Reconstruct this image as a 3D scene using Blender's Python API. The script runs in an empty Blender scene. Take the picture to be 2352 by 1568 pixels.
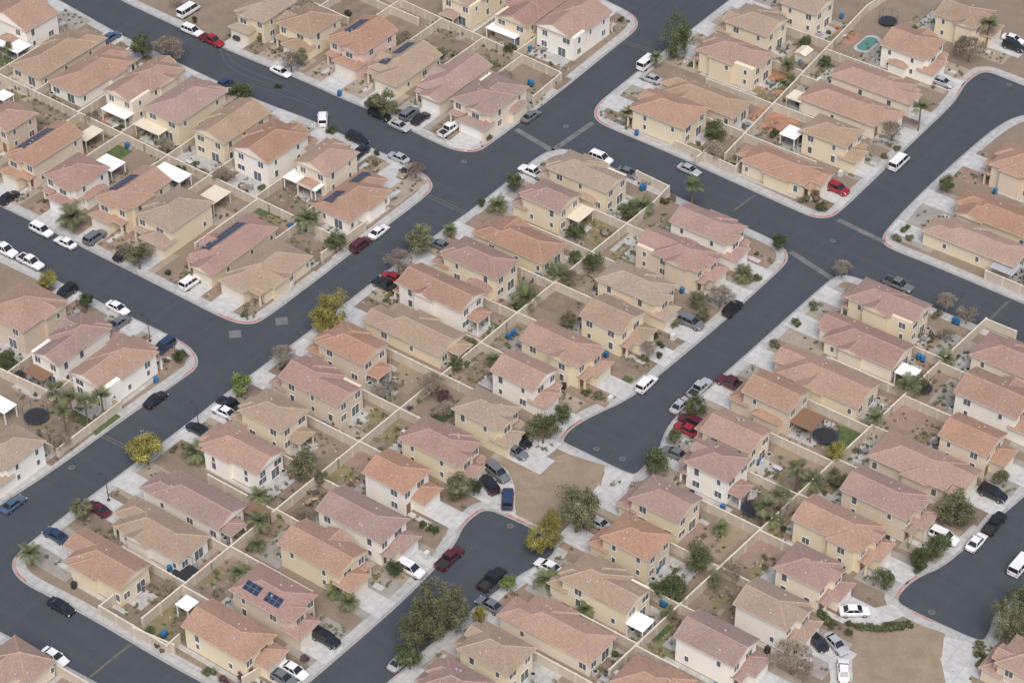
import bpy, math, random, mathutils
from mathutils import Vector
random.seed(7)
R=random.random
def U(a,b): return a+(b-a)*random.random()
# ---------------- survey frame: ground position of a surveyed photo point -------------
F=5460.0; HC=260.0; PT=math.radians(39.0); SP,CP=math.sin(PT),math.cos(PT)
def g(u,v,z=0.0):
    x=(u-1176.0)/F; y=-(v-784.0)/F
    t=(HC-z)/(SP-y*CP)
    return Vector((t*x,t*(CP+y*SP)))
AD=Vector((.594,.804)).normalized(); BD=Vector((AD.y,-AD.x))
AZ=math.atan2(AD.y,AD.x)
scene=bpy.context.scene; COL=scene.collection
# ---------------- mesh builder -----------------
class MB:
    def __init__(s): s.v=[];s.f=[];s.m=[];s.uv=[]
    def face(s,pts,mi=0,uv=None):
        b=len(s.v); s.v+= [tuple(p) for p in pts]; s.f.append(tuple(range(b,b+len(pts)))); s.m.append(mi)
        s.uv+= list(uv) if uv else [(p[0],p[1]) for p in pts]
    def box(s,x0,x1,y0,y1,z0,z1,mi=0,top=True,bot=False):
        s.face([(x0,y0,z0),(x1,y0,z0),(x1,y0,z1),(x0,y0,z1)],mi)
        s.face([(x1,y0,z0),(x1,y1,z0),(x1,y1,z1),(x1,y0,z1)],mi)
        s.face([(x1,y1,z0),(x0,y1,z0),(x0,y1,z1),(x1,y1,z1)],mi)
        s.face([(x0,y1,z0),(x0,y0,z0),(x0,y0,z1),(x0,y1,z1)],mi)
        if top: s.face([(x0,y0,z1),(x1,y0,z1),(x1,y1,z1),(x0,y1,z1)],mi)
        if bot: s.face([(x0,y1,z0),(x1,y1,z0),(x1,y0,z0),(x0,y0,z0)],mi)
    def tube(s,p,q,r0,r1,n=5,mi=0):
        p=Vector(p);q=Vector(q);d=(q-p)
        if d.length<1e-5: return
        d.normalize(); a=d.orthogonal().normalized(); b=d.cross(a)
        base=len(s.v)
        for (c,r) in ((p,r0),(q,r1)):
            for i in range(n):
                t=2*math.pi*i/n; s.v.append(tuple(c+a*math.cos(t)*r+b*math.sin(t)*r))
        for i in range(n):
            j=(i+1)%n; s.f.append((base+i,base+j,base+n+j,base+n+i)); s.m.append(mi); s.uv+=[(0,0)]*4
        s.f.append(tuple(base+n+i for i in range(n))); s.m.append(mi); s.uv+=[(0,0)]*n
    def mesh(s,name,mats,smooth=False):
        me=bpy.data.meshes.new(name); me.from_pydata(s.v,[],s.f)
        for m in mats: me.materials.append(m)
        me.polygons.foreach_set('material_index',s.m)
        l=me.uv_layers.new(name='UVMap'); flat=[c for p in s.uv for c in p]
        l.data.foreach_set('uv',flat)
        if smooth: me.polygons.foreach_set('use_smooth',[True]*len(s.f))
        me.update(); return me
def ob(name,me,loc=(0,0,0),rz=0.0,parent=None,sc=None):
    o=bpy.data.objects.new(name,me); o.location=loc; o.rotation_euler=(0,0,rz)
    if sc: o.scale=sc
    if parent: o.parent=parent
    COL.objects.link(o); return o
def top(o,label,cat,group=None):
    o["label"]=label;o["category"]=cat
    if group: o["group"]=group
    return o
def struct(o): o["kind"]="structure"; return o
# ---------------- materials ----------------
def newmat(name):
    m=bpy.data.materials.new(name); m.use_nodes=True; nt=m.node_tree
    return m,nt,nt.nodes['Principled BSDF']
def setspec(b,v):
    b.inputs['Specular IOR Level'].default_value=v
def noisemat(name,c1,c2,scale=1.0,rough=.9,c3=None,scale2=.08,rand=0.0,coord='Object',spec=.2,fine=None,famp=.18):
    m,nt,b=newmat(name); N=nt.nodes; L=nt.links
    tc=N.new('ShaderNodeTexCoord')
    n=N.new('ShaderNodeTexNoise'); n.inputs['Scale'].default_value=scale; n.inputs['Detail'].default_value=6; n.inputs['Roughness'].default_value=.65
    L.new(tc.outputs[coord],n.inputs['Vector'])
    r=N.new('ShaderNodeValToRGB'); r.color_ramp.elements[0].position=.36; r.color_ramp.elements[1].position=.64
    r.color_ramp.elements[0].color=(*c1,1); r.color_ramp.elements[1].color=(*c2,1)
    L.new(n.outputs['Fac'],r.inputs['Fac']); out=r.outputs['Color']
    if c3:
        n2=N.new('ShaderNodeTexNoise'); n2.inputs['Scale'].default_value=scale2; n2.inputs['Detail'].default_value=4
        L.new(tc.outputs[coord],n2.inputs['Vector'])
        r2=N.new('ShaderNodeValToRGB'); r2.color_ramp.elements[0].position=.42; r2.color_ramp.elements[1].position=.62
        L.new(n2.outputs['Fac'],r2.inputs['Fac'])
        mx=N.new('ShaderNodeMixRGB'); L.new(r2.outputs['Color'],mx.inputs['Fac']); L.new(out,mx.inputs[1]); mx.inputs[2].default_value=(*c3,1); out=mx.outputs['Color']
    if fine:
        n3=N.new('ShaderNodeTexNoise'); n3.inputs['Scale'].default_value=fine; n3.inputs['Detail'].default_value=3
        L.new(tc.outputs[coord],n3.inputs['Vector'])
        mr=N.new('ShaderNodeMapRange'); mr.inputs[1].default_value=.3; mr.inputs[2].default_value=.7; mr.inputs[3].default_value=1-famp; mr.inputs[4].default_value=1+famp
        L.new(n3.outputs['Fac'],mr.inputs[0])
        hs=N.new('ShaderNodeHueSaturation'); L.new(out,hs.inputs['Color']); L.new(mr.outputs[0],hs.inputs['Value']); out=hs.outputs['Color']
    if rand:
        oi=N.new('ShaderNodeObjectInfo'); mr=N.new('ShaderNodeMapRange'); mr.inputs[3].default_value=1-rand; mr.inputs[4].default_value=1+rand
        L.new(oi.outputs['Random'],mr.inputs[0])
        hs=N.new('ShaderNodeHueSaturation'); L.new(out,hs.inputs['Color']); L.new(mr.outputs[0],hs.inputs['Value']); out=hs.outputs['Color']
    L.new(out,b.inputs['Base Color']); b.inputs['Roughness'].default_value=rough; setspec(b,spec)
    return m
def plain(name,c,rough=.6,metal=0,spec=.3,coat=0):
    m,nt,b=newmat(name); b.inputs['Roughness'].default_value=rough
    b.inputs['Metallic'].default_value=metal; setspec(b,spec)
    N=nt.nodes;L=nt.links
    tc=N.new('ShaderNodeTexCoord'); n=N.new('ShaderNodeTexNoise'); n.inputs['Scale'].default_value=2.5
    L.new(tc.outputs['Object'],n.inputs['Vector'])
    mr=N.new('ShaderNodeMapRange'); mr.inputs[3].default_value=.88; mr.inputs[4].default_value=1.1
    L.new(n.outputs['Fac'],mr.inputs[0]); hs=N.new('ShaderNodeHueSaturation'); hs.inputs['Color'].default_value=(*c,1)
    L.new(mr.outputs[0],hs.inputs['Value']); L.new(hs.outputs['Color'],b.inputs['Base Color'])
    if coat: b.inputs['Coat Weight'].default_value=coat; b.inputs['Coat Roughness'].default_value=.08
    return m
def roofmat(name,c1,c2,light):
    m,nt,b=newmat(name); N=nt.nodes; L=nt.links
    tc=N.new('ShaderNodeTexCoord')
    br=N.new('ShaderNodeTexBrick'); br.inputs['Scale'].default_value=1; br.inputs['Brick Width'].default_value=.30; br.inputs['Row Height'].default_value=.36
    br.inputs['Mortar Size'].default_value=.026; br.inputs['Mortar Smooth'].default_value=.4
    br.inputs['Color1'].default_value=(*c1,1); br.inputs['Color2'].default_value=(*c2,1); br.inputs['Mortar'].default_value=(c1[0]*.55,c1[1]*.53,c1[2]*.53,1)
    L.new(tc.outputs['UV'],br.inputs['Vector'])
    mp=N.new('ShaderNodeMapping'); mp.inputs['Scale'].default_value=(2.1,4.4,1); L.new(tc.outputs['UV'],mp.inputs['Vector'])
    n=N.new('ShaderNodeTexNoise'); n.inputs['Scale'].default_value=.9; n.inputs['Detail'].default_value=5; n.inputs['Roughness'].default_value=.75
    L.new(mp.outputs[0],n.inputs['Vector'])
    r=N.new('ShaderNodeValToRGB'); r.color_ramp.elements[0].position=.48; r.color_ramp.elements[1].position=.76
    r.color_ramp.elements[1].color=(.75,.75,.75,1)
    L.new(n.outputs['Fac'],r.inputs['Fac'])
    mx=N.new('ShaderNodeMixRGB'); L.new(r.outputs['Color'],mx.inputs['Fac']); L.new(br.outputs['Color'],mx.inputs[1]); mx.inputs[2].default_value=(*light,1)
    n2=N.new('ShaderNodeTexNoise'); n2.inputs['Scale'].default_value=.22; n2.inputs['Detail'].default_value=4
    L.new(tc.outputs['Object'],n2.inputs['Vector'])
    mr=N.new('ShaderNodeMapRange'); mr.inputs[1].default_value=.3; mr.inputs[2].default_value=.7; mr.inputs[3].default_value=.92; mr.inputs[4].default_value=1.07
    L.new(n2.outputs['Fac'],mr.inputs[0])
    oi=N.new('ShaderNodeObjectInfo'); m2=N.new('ShaderNodeMapRange'); m2.inputs[3].default_value=.92; m2.inputs[4].default_value=1.06; L.new(oi.outputs['Random'],m2.inputs[0])
    mu=N.new('ShaderNodeMath'); mu.operation='MULTIPLY'; L.new(mr.outputs[0],mu.inputs[0]); L.new(m2.outputs[0],mu.inputs[1])
    hs=N.new('ShaderNodeHueSaturation'); L.new(mx.outputs['Color'],hs.inputs['Color']); L.new(mu.outputs[0],hs.inputs['Value'])
    m3=N.new('ShaderNodeMath'); m3.operation='FRACT'; m4=N.new('ShaderNodeMath'); m4.operation='MULTIPLY'; m4.inputs[1].default_value=7.31
    L.new(oi.outputs['Random'],m4.inputs[0]); L.new(m4.outputs[0],m3.inputs[0])
    m5=N.new('ShaderNodeMapRange'); m5.inputs[3].default_value=.74; m5.inputs[4].default_value=.98; L.new(m3.outputs[0],m5.inputs[0]); L.new(m5.outputs[0],hs.inputs['Saturation'])
    L.new(hs.outputs['Color'],b.inputs['Base Color']); b.inputs['Roughness'].default_value=.9; setspec(b,.15)
    return m
ROOF={'O':roofmat('orange_tile',(.355,.21,.143),(.29,.168,.113),(.43,.30,.225)),
      'S':roofmat('salmon_tile',(.345,.222,.165),(.285,.18,.132),(.43,.315,.25)),
      'P':roofmat('pink_tile',(.325,.20,.165),(.27,.165,.14),(.41,.295,.25)),
      'T':roofmat('tan_tile',(.335,.24,.165),(.275,.195,.135),(.42,.32,.24))}
RCAP={'O':noisemat('orange_ridge',(.31,.19,.135),(.39,.265,.20),2),'S':noisemat('salmon_ridge',(.31,.205,.155),(.39,.285,.225),2),
      'P':noisemat('pink_ridge',(.29,.185,.155),(.36,.25,.215),2),'T':noisemat('tan_ridge',(.30,.22,.155),(.38,.295,.22),2)}
RN={'O':'orange','S':'salmon','P':'pinkish','T':'tan'}
def stucco(n,c): return noisemat(n,tuple(x*.96 for x in c),c,.12,.95,c3=tuple(x*.95 for x in c),scale2=.3,spec=.1,rand=.06)
WALL={'c':stucco('cream_stucco',(.73,.64,.52)),'y':stucco('yellow_stucco',(.69,.595,.44)),'w':stucco('white_stucco',(.79,.75,.685)),
      'b':stucco('beige_stucco',(.62,.52,.41)),'p':stucco('pink_stucco',(.68,.51,.45))}
WN={'c':'cream','y':'pale yellow','w':'off-white','b':'beige','p':'pink'}
FASC=noisemat('fascia',(.52,.44,.35),(.58,.50,.41),1)
WHITE=plain('white_paint',(.76,.755,.74)); 
GLASS=plain('window_glass',(.11,.125,.14),.2,spec=.7)
GARD={'c':noisemat('cream_garage',(.62,.57,.49),(.68,.63,.55),1),'w':noisemat('white_garage',(.70,.69,.67),(.75,.74,.72),1)}
DOORM=plain('door_paint',(.22,.13,.09))
METAL=plain('vent_metal',(.42,.39,.36),.5)
CAPW=noisemat('wall_cap',(.50,.45,.37),(.57,.515,.435),1)
BLOCKW=noisemat('block_wall_mat',(.44,.385,.31),(.52,.46,.38),.5,.95,c3=(.47,.41,.335),scale2=.9,rand=.07)
def concretemat(name,c1,c2,grid):
    m=noisemat(name,c1,c2,.35,.9,c3=tuple(x*.92 for x in c1),scale2=.9,fine=6,famp=.05)
    nt=m.node_tree;N=nt.nodes;L=nt.links;b=N['Principled BSDF']
    src=b.inputs['Base Color'].links[0].from_socket
    geo=N.new('ShaderNodeNewGeometry') ; mp=N.new('ShaderNodeMapping'); mp.inputs['Rotation'].default_value=(0,0,-AZ)
    L.new(geo.outputs['Position'],mp.inputs['Vector'])
    br=N.new('ShaderNodeTexBrick'); br.offset=0; br.inputs['Scale'].default_value=1; br.inputs['Brick Width'].default_value=grid; br.inputs['Row Height'].default_value=grid
    br.inputs['Mortar Size'].default_value=.03; br.inputs['Color1'].default_value=(1,1,1,1); br.inputs['Color2'].default_value=(.93,.93,.93,1); br.inputs['Mortar'].default_value=(.6,.6,.6,1)
    L.new(mp.outputs[0],br.inputs['Vector'])
    mx=N.new('ShaderNodeMixRGB'); mx.blend_type='MULTIPLY'; mx.inputs[0].default_value=.9
    L.new(src,mx.inputs[1]); L.new(br.outputs['Color'],mx.inputs[2]); L.new(mx.outputs[0],b.inputs['Base Color'])
    return m
SIDEW=concretemat('sidewalk_concrete',(.37,.37,.36),(.42,.42,.405),1.5)
DRIVE=concretemat('driveway_concrete',(.43,.43,.425),(.49,.49,.48),2.6)
PATIO=concretemat('patio_concrete',(.36,.355,.345),(.44,.435,.42),2.0)
DIRT=noisemat('yard_dirt',(.185,.145,.11),(.235,.19,.147),.25,.98,c3=(.21,.167,.127),scale2=.07,fine=6,famp=.2)
G1=noisemat('gravel_tan',(.26,.22,.175),(.32,.272,.22),.4,.98,fine=8,famp=.22)
G2=noisemat('gravel_grey',(.24,.222,.20),(.30,.28,.255),.4,.98,fine=8,famp=.22)
G3=noisemat('gravel_rust',(.215,.15,.12),(.275,.195,.16),.4,.98,fine=8,famp=.22)
G4=noisemat('gravel_brown',(.155,.12,.092),(.21,.167,.13),.4,.98,fine=8,famp=.22)
G5=noisemat('dirt_plain',(.245,.192,.138),(.28,.222,.163),.15,.98,c3=(.23,.178,.127),scale2=.4,fine=5,famp=.10)
GRED=noisemat('brick_red_yard',(.27,.135,.09),(.35,.20,.14),.5,.98,fine=6)
GRASS=noisemat('grass_mat',(.05,.085,.035),(.10,.12,.055),1.2,.98,fine=6)
DGRASS=noisemat('dry_grass',(.14,.135,.07),(.22,.18,.11),.6,.98,fine=5)
PALG={'1':G1,'2':G2,'3':G3,'4':G4,'5':G5,'R':GRED,'g':GRASS,'d':DGRASS,'C':PATIO,'D':DRIVE}
REDK=noisemat('red_kerb_paint',(.42,.085,.065),(.54,.17,.14),.8,.8,c3=(.42,.24,.21),scale2=1.5)
def asphalt():
    m=noisemat('asphalt',(.048,.057,.069),(.056,.065,.078),.12,.85,c3=(.052,.061,.073),scale2=.5,fine=7,spec=.2,famp=.08)
    nt=m.node_tree;N=nt.nodes;L=nt.links;b=N['Principled BSDF']; src=b.inputs['Base Color'].links[0].from_socket
    tc=N.new('ShaderNodeTexCoord'); n=N.new('ShaderNodeTexNoise'); n.inputs['Scale'].default_value=.15; n.inputs['Detail'].default_value=5
    L.new(tc.outputs['Object'],n.inputs['Vector'])
    vm=N.new('ShaderNodeVectorMath'); vm.operation='SCALE'; vm.inputs['Scale'].default_value=60; L.new(n.outputs['Color'],vm.inputs[0])
    va=N.new('ShaderNodeVectorMath'); va.operation='ADD'; L.new(tc.outputs['Object'],va.inputs[0]); L.new(vm.outputs[0],va.inputs[1])
    vo=N.new('ShaderNodeTexVoronoi'); vo.feature='DISTANCE_TO_EDGE'; vo.inputs['Scale'].default_value=.07; L.new(va.outputs[0],vo.inputs['Vector'])
    r=N.new('ShaderNodeValToRGB'); r.color_ramp.elements[0].position=0.0; r.color_ramp.elements[1].position=.008
    r.color_ramp.elements[0].color=(.72,.72,.72,1); r.color_ramp.elements[1].color=(1,1,1,1); L.new(vo.outputs['Distance'],r.inputs['Fac'])
    mx=N.new('ShaderNodeMixRGB'); mx.blend_type='MULTIPLY'; mx.inputs[0].default_value=1; L.new(src,mx.inputs[1]); L.new(r.outputs[0],mx.inputs[2])
    # long dusty streaks along the two street directions
    out=mx.outputs[0]
    for sc in ((.35,.02,1),(.02,.35,1)):
        mp=N.new('ShaderNodeMapping'); mp.vector_type='POINT'; mp.inputs['Rotation'].default_value=(0,0,-AZ); L.new(tc.outputs['Object'],mp.inputs['Vector'])
        m2=N.new('ShaderNodeMapping'); m2.inputs['Scale'].default_value=sc; L.new(mp.outputs[0],m2.inputs['Vector'])
        nn=N.new('ShaderNodeTexNoise'); nn.inputs['Scale'].default_value=1.6; nn.inputs['Detail'].default_value=4; L.new(m2.outputs[0],nn.inputs['Vector'])
        rr=N.new('ShaderNodeMapRange'); rr.inputs[1].default_value=.45; rr.inputs[2].default_value=.75; rr.inputs[3].default_value=0; rr.inputs[4].default_value=.3; L.new(nn.outputs['Fac'],rr.inputs[0])
        mm=N.new('ShaderNodeMixRGB'); L.new(rr.outputs[0],mm.inputs['Fac']); L.new(out,mm.inputs[1]); mm.inputs[2].default_value=(.082,.088,.098,1); out=mm.outputs[0]
    L.new(out,b.inputs['Base Color']); return m
ASPH=asphalt()
# ---------------- ground & road ----------------
def sheet(name,pts,z,mat):
    tri=mathutils.geometry.tessellate_polygon([[Vector((p[0],p[1],0)) for p in pts]])
    me=bpy.data.meshes.new(name); me.from_pydata([(p[0],p[1],z) for p in pts],[],[tuple(t) for t in tri]); me.materials.append(mat)
    me.update()
    o=ob(name,me); struct(o); return o
sheet('ground',[(-4000,-3000),(4000,-3000),(4000,7000),(-4000,7000)],-.02,DIRT)
sheet('road',[(-260,130),(280,130),(280,600),(-260,600)],0,ASPH)
BL={}
BL['one']=[(-200,-180),(130,0),(270,80),(420,152),(510,195),(600,237),(700,272),(800,318),(880,355),(930,378),(975,402),(988,418),(990,432),(975,450),(860,537),(720,645),(600,735),(575,742),(545,740),(500,722),(380,660),(200,570),(100,518),(0,470),(-300,330)]
BL['two']=[(215,-35),(300,10),(420,65),(500,103),(600,145),(700,185),(780,222),(860,255),(930,290),(1000,325),(1040,342),(1075,348),(1100,345),(1130,325),(1290,205),(1400,115),(1455,72),(1463,55),(1455,38),(1430,22),(1380,-2),(1000,-180),(500,-420)]
BL['three']=[(-260,465),(0,585),(100,632),(260,712),(400,778),(435,800),(452,825),(447,845),(425,862),(283,960),(120,1078),(0,1155),(-200,1290),(-500,1200)]
BL['six']=[(-80,1415),(0,1455),(125,1520),(220,1570),(600,1790),(400,2000),(-500,1700),(-300,1500)]
BL['seven']=[(1367,262),(1375,240),(1415,207),(1500,140),(1600,62),(1680,0),(1900,-180),(2400,-250),(2900,100),(2600,300),(2352,195),(2310,178),(2270,163),(2245,167),(2215,190),(2200,215),(2185,238),(2045,372),(1925,487),(1900,499),(1870,498),(1840,486),(1690,418),(1545,352),(1400,292),(1375,278)]
BL['eight']=[(2030,548),(2040,528),(2110,453),(2200,370),(2290,293),(2352,262),(2500,260),(2900,500),(2900,920),(2352,695),(2150,610),(2060,575),(2035,562)]
BL['four']=[(1255,352),(1280,345),(1300,345),(1330,354),(1380,376),(1545,450),(1700,519),(1775,553),(1800,572),(1808,592),(1795,612),(1740,662),(1655,740),(1565,815),(1470,893),(1430,920),(1385,940),(1340,962),(1305,985),(1288,1008),(1292,1018),(1330,1035),(1390,1065),(1440,1088),(1462,1092),(1480,1075),(1520,1030),(1525,1010),(1540,975),(1590,925),(1655,870),(1740,795),(1840,705),(1905,648),(1925,635),(1955,634),(2352,792),(2560,880),(2590,905),(2352,1135),(2280,1195),(2215,1255),(2160,1300),(2110,1320),(2075,1345),(2050,1380),(2100,1408),(2170,1440),(2255,1478),(2275,1460),(2290,1410),(2320,1380),(2352,1350),(2700,1040),(3100,1200),(3100,2100),(1400,2100),(790,1740),(745,1705),(765,1675),(905,1560),(1000,1475),(1090,1400),(1150,1355),(1200,1320),(1255,1290),(1282,1265),(1275,1245),(1225,1210),(1170,1185),(1115,1163),(1075,1190),(1055,1215),(1045,1240),(1010,1288),(930,1370),(840,1450),(700,1570),(640,1620),(600,1630),(560,1612),(480,1570),(390,1522),(230,1427),(140,1378),(60,1338),(35,1312),(32,1290),(45,1270),(100,1225),(185,1160),(320,1060),(450,962),(520,905),(620,832),(710,765),(830,672),(900,617),(1000,543),(1080,488),(1160,425),(1230,367)]
def chaikin(P,it=1):
    for _ in range(it):
        Q=[]
        for i in range(len(P)):
            a=P[i];b=P[(i+1)%len(P)]; d=(b-a).length
            k=.25 if d<12 else 3.0/d
            Q.append(a.lerp(b,k)); Q.append(a.lerp(b,1-k))
        P=Q
    return P
def area(P): return sum(P[i].x*P[(i+1)%len(P)].y-P[(i+1)%len(P)].x*P[i].y for i in range(len(P)))/2
def inpoly(p,P):
    c=False;j=len(P)-1
    for i in range(len(P)):
        if ((P[i].y>p.y)!=(P[j].y>p.y)) and (p.x<(P[j].x-P[i].x)*(p.y-P[i].y)/(P[j].y-P[i].y)+P[i].x): c=not c
        j=i
    return c
def normals(P):
    out=[]
    n=len(P)
    for i in range(n):
        d=(P[(i+1)%n]-P[i-1]); d.normalize(); out.append(Vector((-d.y,d.x)))
    return out
BW={}
ZS=.12
KERB=noisemat('kerb_concrete',(.25,.25,.245),(.32,.32,.31),1,.9)
for k,pl in BL.items():
    P=chaikin([g(*p) for p in pl],2)
    if area(P)<0: P.reverse()
    BW[k]=P
    tri=mathutils.geometry.tessellate_polygon([[Vector((p[0],p[1],0)) for p in P]])
    n=len(P); vs=[(p.x,p.y,ZS) for p in P]+[(p.x,p.y,-.01) for p in P]
    fs=[tuple(t) for t in tri]+[(i,(i+1)%n,n+(i+1)%n,n+i) for i in range(n)]
    me=bpy.data.meshes.new('pavement'); me.from_pydata(vs,[],fs); me.materials.append(SIDEW); me.update()
    struct(ob('pavement',me))
    nr=normals(P); I=[P[i]+nr[i]*1.75 for i in range(n)]
    sheet('yard_ground',I,ZS+.004,DIRT)
    mb=MB()
    for i in range(n):
        j=(i+1)%n; a=P[i]-nr[i]*.38; b=P[j]-nr[j]*.38; c=P[j]; d=P[i]
        mb.face([(a.x,a.y,.004),(b.x,b.y,.004),(c.x,c.y,.004),(d.x,d.y,.004)])
    struct(ob('gutter',mb.mesh('gutter',[KERB])))
def block_of(p):
    for k,P in BW.items():
        if inpoly(p,P): return k
    return None
def gz(p): return ZS+.03 if block_of(p) else 0.0
QUEUE=[]
def queue(name,pts,mat,prio,need=True):
    if need and not all(block_of(p) for p in pts): return
    QUEUE.append((prio,len(QUEUE),name,pts,mat))
def flush():
    placed=[]
    for prio,_,name,pts,mat in sorted(QUEUE,key=lambda t:(t[0],t[1])):
        aa=[p.dot(AD) for p in pts]; bb=[p.dot(BD) for p in pts]
        box=(min(aa)-.02,max(aa)+.02,min(bb)-.02,max(bb)+.02)
        used={l for (bx,l) in placed if bx[0]<box[1] and bx[1]>box[0] and bx[2]<box[3] and bx[3]>box[2]}
        lev=(max(used)+1) if used else 2
        placed.append((box,lev)); sheet(name,pts,ZS+.004*lev,mat)
def redkerb(k,a,b):
    P=BW[k]; a=g(*a); b=g(*b); n=len(P)
    ia=min(range(n),key=lambda i:(P[i]-a).length); ib=min(range(n),key=lambda i:(P[i]-b).length)
    f=(ib-ia)%n
    if f<=n-f: idx=[(ia+j)%n for j in range(f+1)]
    else: idx=[(ib+j)%n for j in range(n-f+1)]
    nr=normals(P); mb=MB()
    for i,j in zip(idx,idx[1:]):
        def pt(q,off,z): v=P[q]-nr[q]*off; return (v.x,v.y,z)
        mb.face([pt(i,.03,.0),pt(j,.03,0),pt(j,.03,ZS+.012),pt(i,.03,ZS+.012)])
        mb.face([pt(i,.03,ZS+.012),pt(j,.03,ZS+.012),pt(j,-.18,ZS+.012),pt(i,-.18,ZS+.012)])
    if mb.f: struct(ob('red_kerb',mb.mesh('red_kerb',[REDK])))
for r in [('one',(958,394),(972,452)),('one',(508,725),(612,728)),('two',(1040,342),(1130,325)),('two',(1432,24),(1450,78)),('three',(400,778),(425,862)),
 ('seven',(1390,226),(1400,292)),('seven',(1860,495),(1925,487)),('seven',(2200,218),(2272,165)),('eight',(2055,512),(2055,573)),('four',(1780,556),(1790,617)),
 ('four',(1335,965),(1288,1006)),('four',(1055,1215),(1116,1163)),('four',(1170,1185),(1226,1211)),('four',(60,1255),(60,1338)),('four',(2050,1380),(2108,1321)),
 ('four',(2097,1407),(2135,1424)),('four',(1470,1086),(1488,1070))]:
    redkerb(*r)
def ribbon(pts,w,z,mat,name='road_patch'):
    P=[g(*p) for p in pts]; mb=MB()
    for i in range(len(P)-1):
        d=(P[i+1]-P[i]).normalized(); s=Vector((-d.y,d.x))*w/2
        mb.face([(*(P[i]-s),z),(*(P[i+1]-s),z),(*(P[i+1]+s),z),(*(P[i]+s),z)])
    struct(ob(name,mb.mesh(name,[mat])))
GUT=noisemat('gutter_concrete',(.105,.108,.112),(.165,.165,.165),.5,.9,fine=4)
PATCH=noisemat('asphalt_patch',(.12,.12,.125),(.16,.16,.16),1,.9)
TREN=noisemat('trench_seal',(.10,.095,.078),(.14,.13,.10),1.5,.9)
for pts,w in [(((1185,297),(1270,347)),1.25),(((1270,345),(1362,282)),1.15),(((1815,578),(1912,640)),1.15),(((1925,505),(2032,556)),1.15)]: ribbon(pts,w,.009,GUT,'cross_gutter')
for (u,v) in [(647,737),(540,767)]:
    c=g(u,v); r=1.5; sheet('road_patch',[c+AD*r,c+BD*r,c-AD*r,c-BD*r],.005,PATCH)
for a,b in [((985,450),(1070,490)),((1685,484),(1733,448)),((235,1000),(290,1027)),((2265,742),(2318,690)),((205,1555),(300,1478)),((1430,96),(1500,118))]:
    for dx in (-4,4): ribbon([(a[0]+dx,a[1]-dx*.4),(b[0]+dx,b[1]-dx*.4)],.2,.012,TREN,'trench_line')
TM_=noisemat('tyre_mark',(.085,.09,.105),(.10,.105,.12),1,.9)
for pts in [[(505,108),(508,122),(514,137),(524,150),(538,161),(556,171),(578,180),(606,190),(640,200),(680,216),(720,235)],[(516,104),(519,118),(525,130),(535,142),(549,153),(568,162),(590,171),(620,182),(650,192)],[(560,190),(600,202),(640,216),(700,236),(760,262)]]:
    ribbon(pts,.18,.006,TM_,'tyre_mark')
mh=MB(); 
mh.face([(math.cos(t*math.pi/8)*.55,math.sin(t*math.pi/8)*.55,.0) for t in range(16)],0)
mh.face([(math.cos(t*math.pi/8)*.38,math.sin(t*math.pi/8)*.38,.004) for t in range(16)],1)
mhm=mh.mesh('manhole',[PATCH,plain('cast_iron',(.09,.08,.075),.6)])
for (u,v) in [(1066,371),(1283,336),(1913,553),(1370,1030),(1430,1053),(1172,1207),(2140,1405),(165,1073),(1240,240),(1300,290),(2318,195)]:
    p=g(u,v); top(ob('manhole_cover',mhm,(p.x,p.y,.014)),'round iron manhole cover in the asphalt road','manhole cover','manhole covers in the road')
def patch(code,pts,lv): queue('yard_patch' if code not in 'CD' else 'concrete_path',[g(*p) for p in pts],PALG[code],lv,False)
def rpatch(code,u,v,a,b):
    c=g(u,v); queue('yard_patch' if code not in 'CD' else 'patio',[c-AD*a/2-BD*b/2,c+AD*a/2-BD*b/2,c+AD*a/2+BD*b/2,c-AD*a/2+BD*b/2],PALG[code],3)
patch('5',[(1150,1048),(1200,1062),(1250,1057),(1300,1042),(1390,1070),(1380,1105),(1385,1150),(1340,1190),(1280,1220),(1230,1205),(1185,1182),(1186,1140),(1178,1098),(1150,1068)],4)
patch('D',[(1108,1075),(1130,1069),(1150,1068),(1165,1080),(1175,1098),(1182,1120),(1184,1140),(1183,1165),(1180,1183),(1150,1175),(1125,1162),(1112,1145),(1105,1130),(1100,1100)],5)
patch('D',[(1165,1015),(1210,1012),(1284,1008),(1288,1020),(1272,1038),(1250,1050),(1230,1056),(1205,1058),(1180,1054),(1165,1048),(1150,1030)],5)
patch('D',[(1398,1072),(1430,1083),(1456,1094),(1445,1115),(1440,1130),(1440,1150),(1422,1172),(1400,1160),(1388,1145),(1380,1125),(1382,1105),(1388,1088)],5)
patch('5',[(1960,1445),(2000,1440),(2090,1428),(2170,1455),(2182,1530),(2180,1620),(1960,1620),(1955,1520)],4)
patch('D',[(1925,1395),(1990,1400),(2048,1388),(2082,1412),(2050,1426),(2000,1435),(1930,1428)],5)
patch('D',[(1880,1480),(1910,1474),(1935,1475),(1950,1490),(1957,1510),(1958,1560),(1950,1620),(1890,1620),(1908,1560),(1903,1525)],5)
patch('D',[(2168,1462),(2240,1480),(2228,1505),(2230,1560),(2240,1620),(2195,1620),(2172,1570),(2162,1520)],5)
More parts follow.
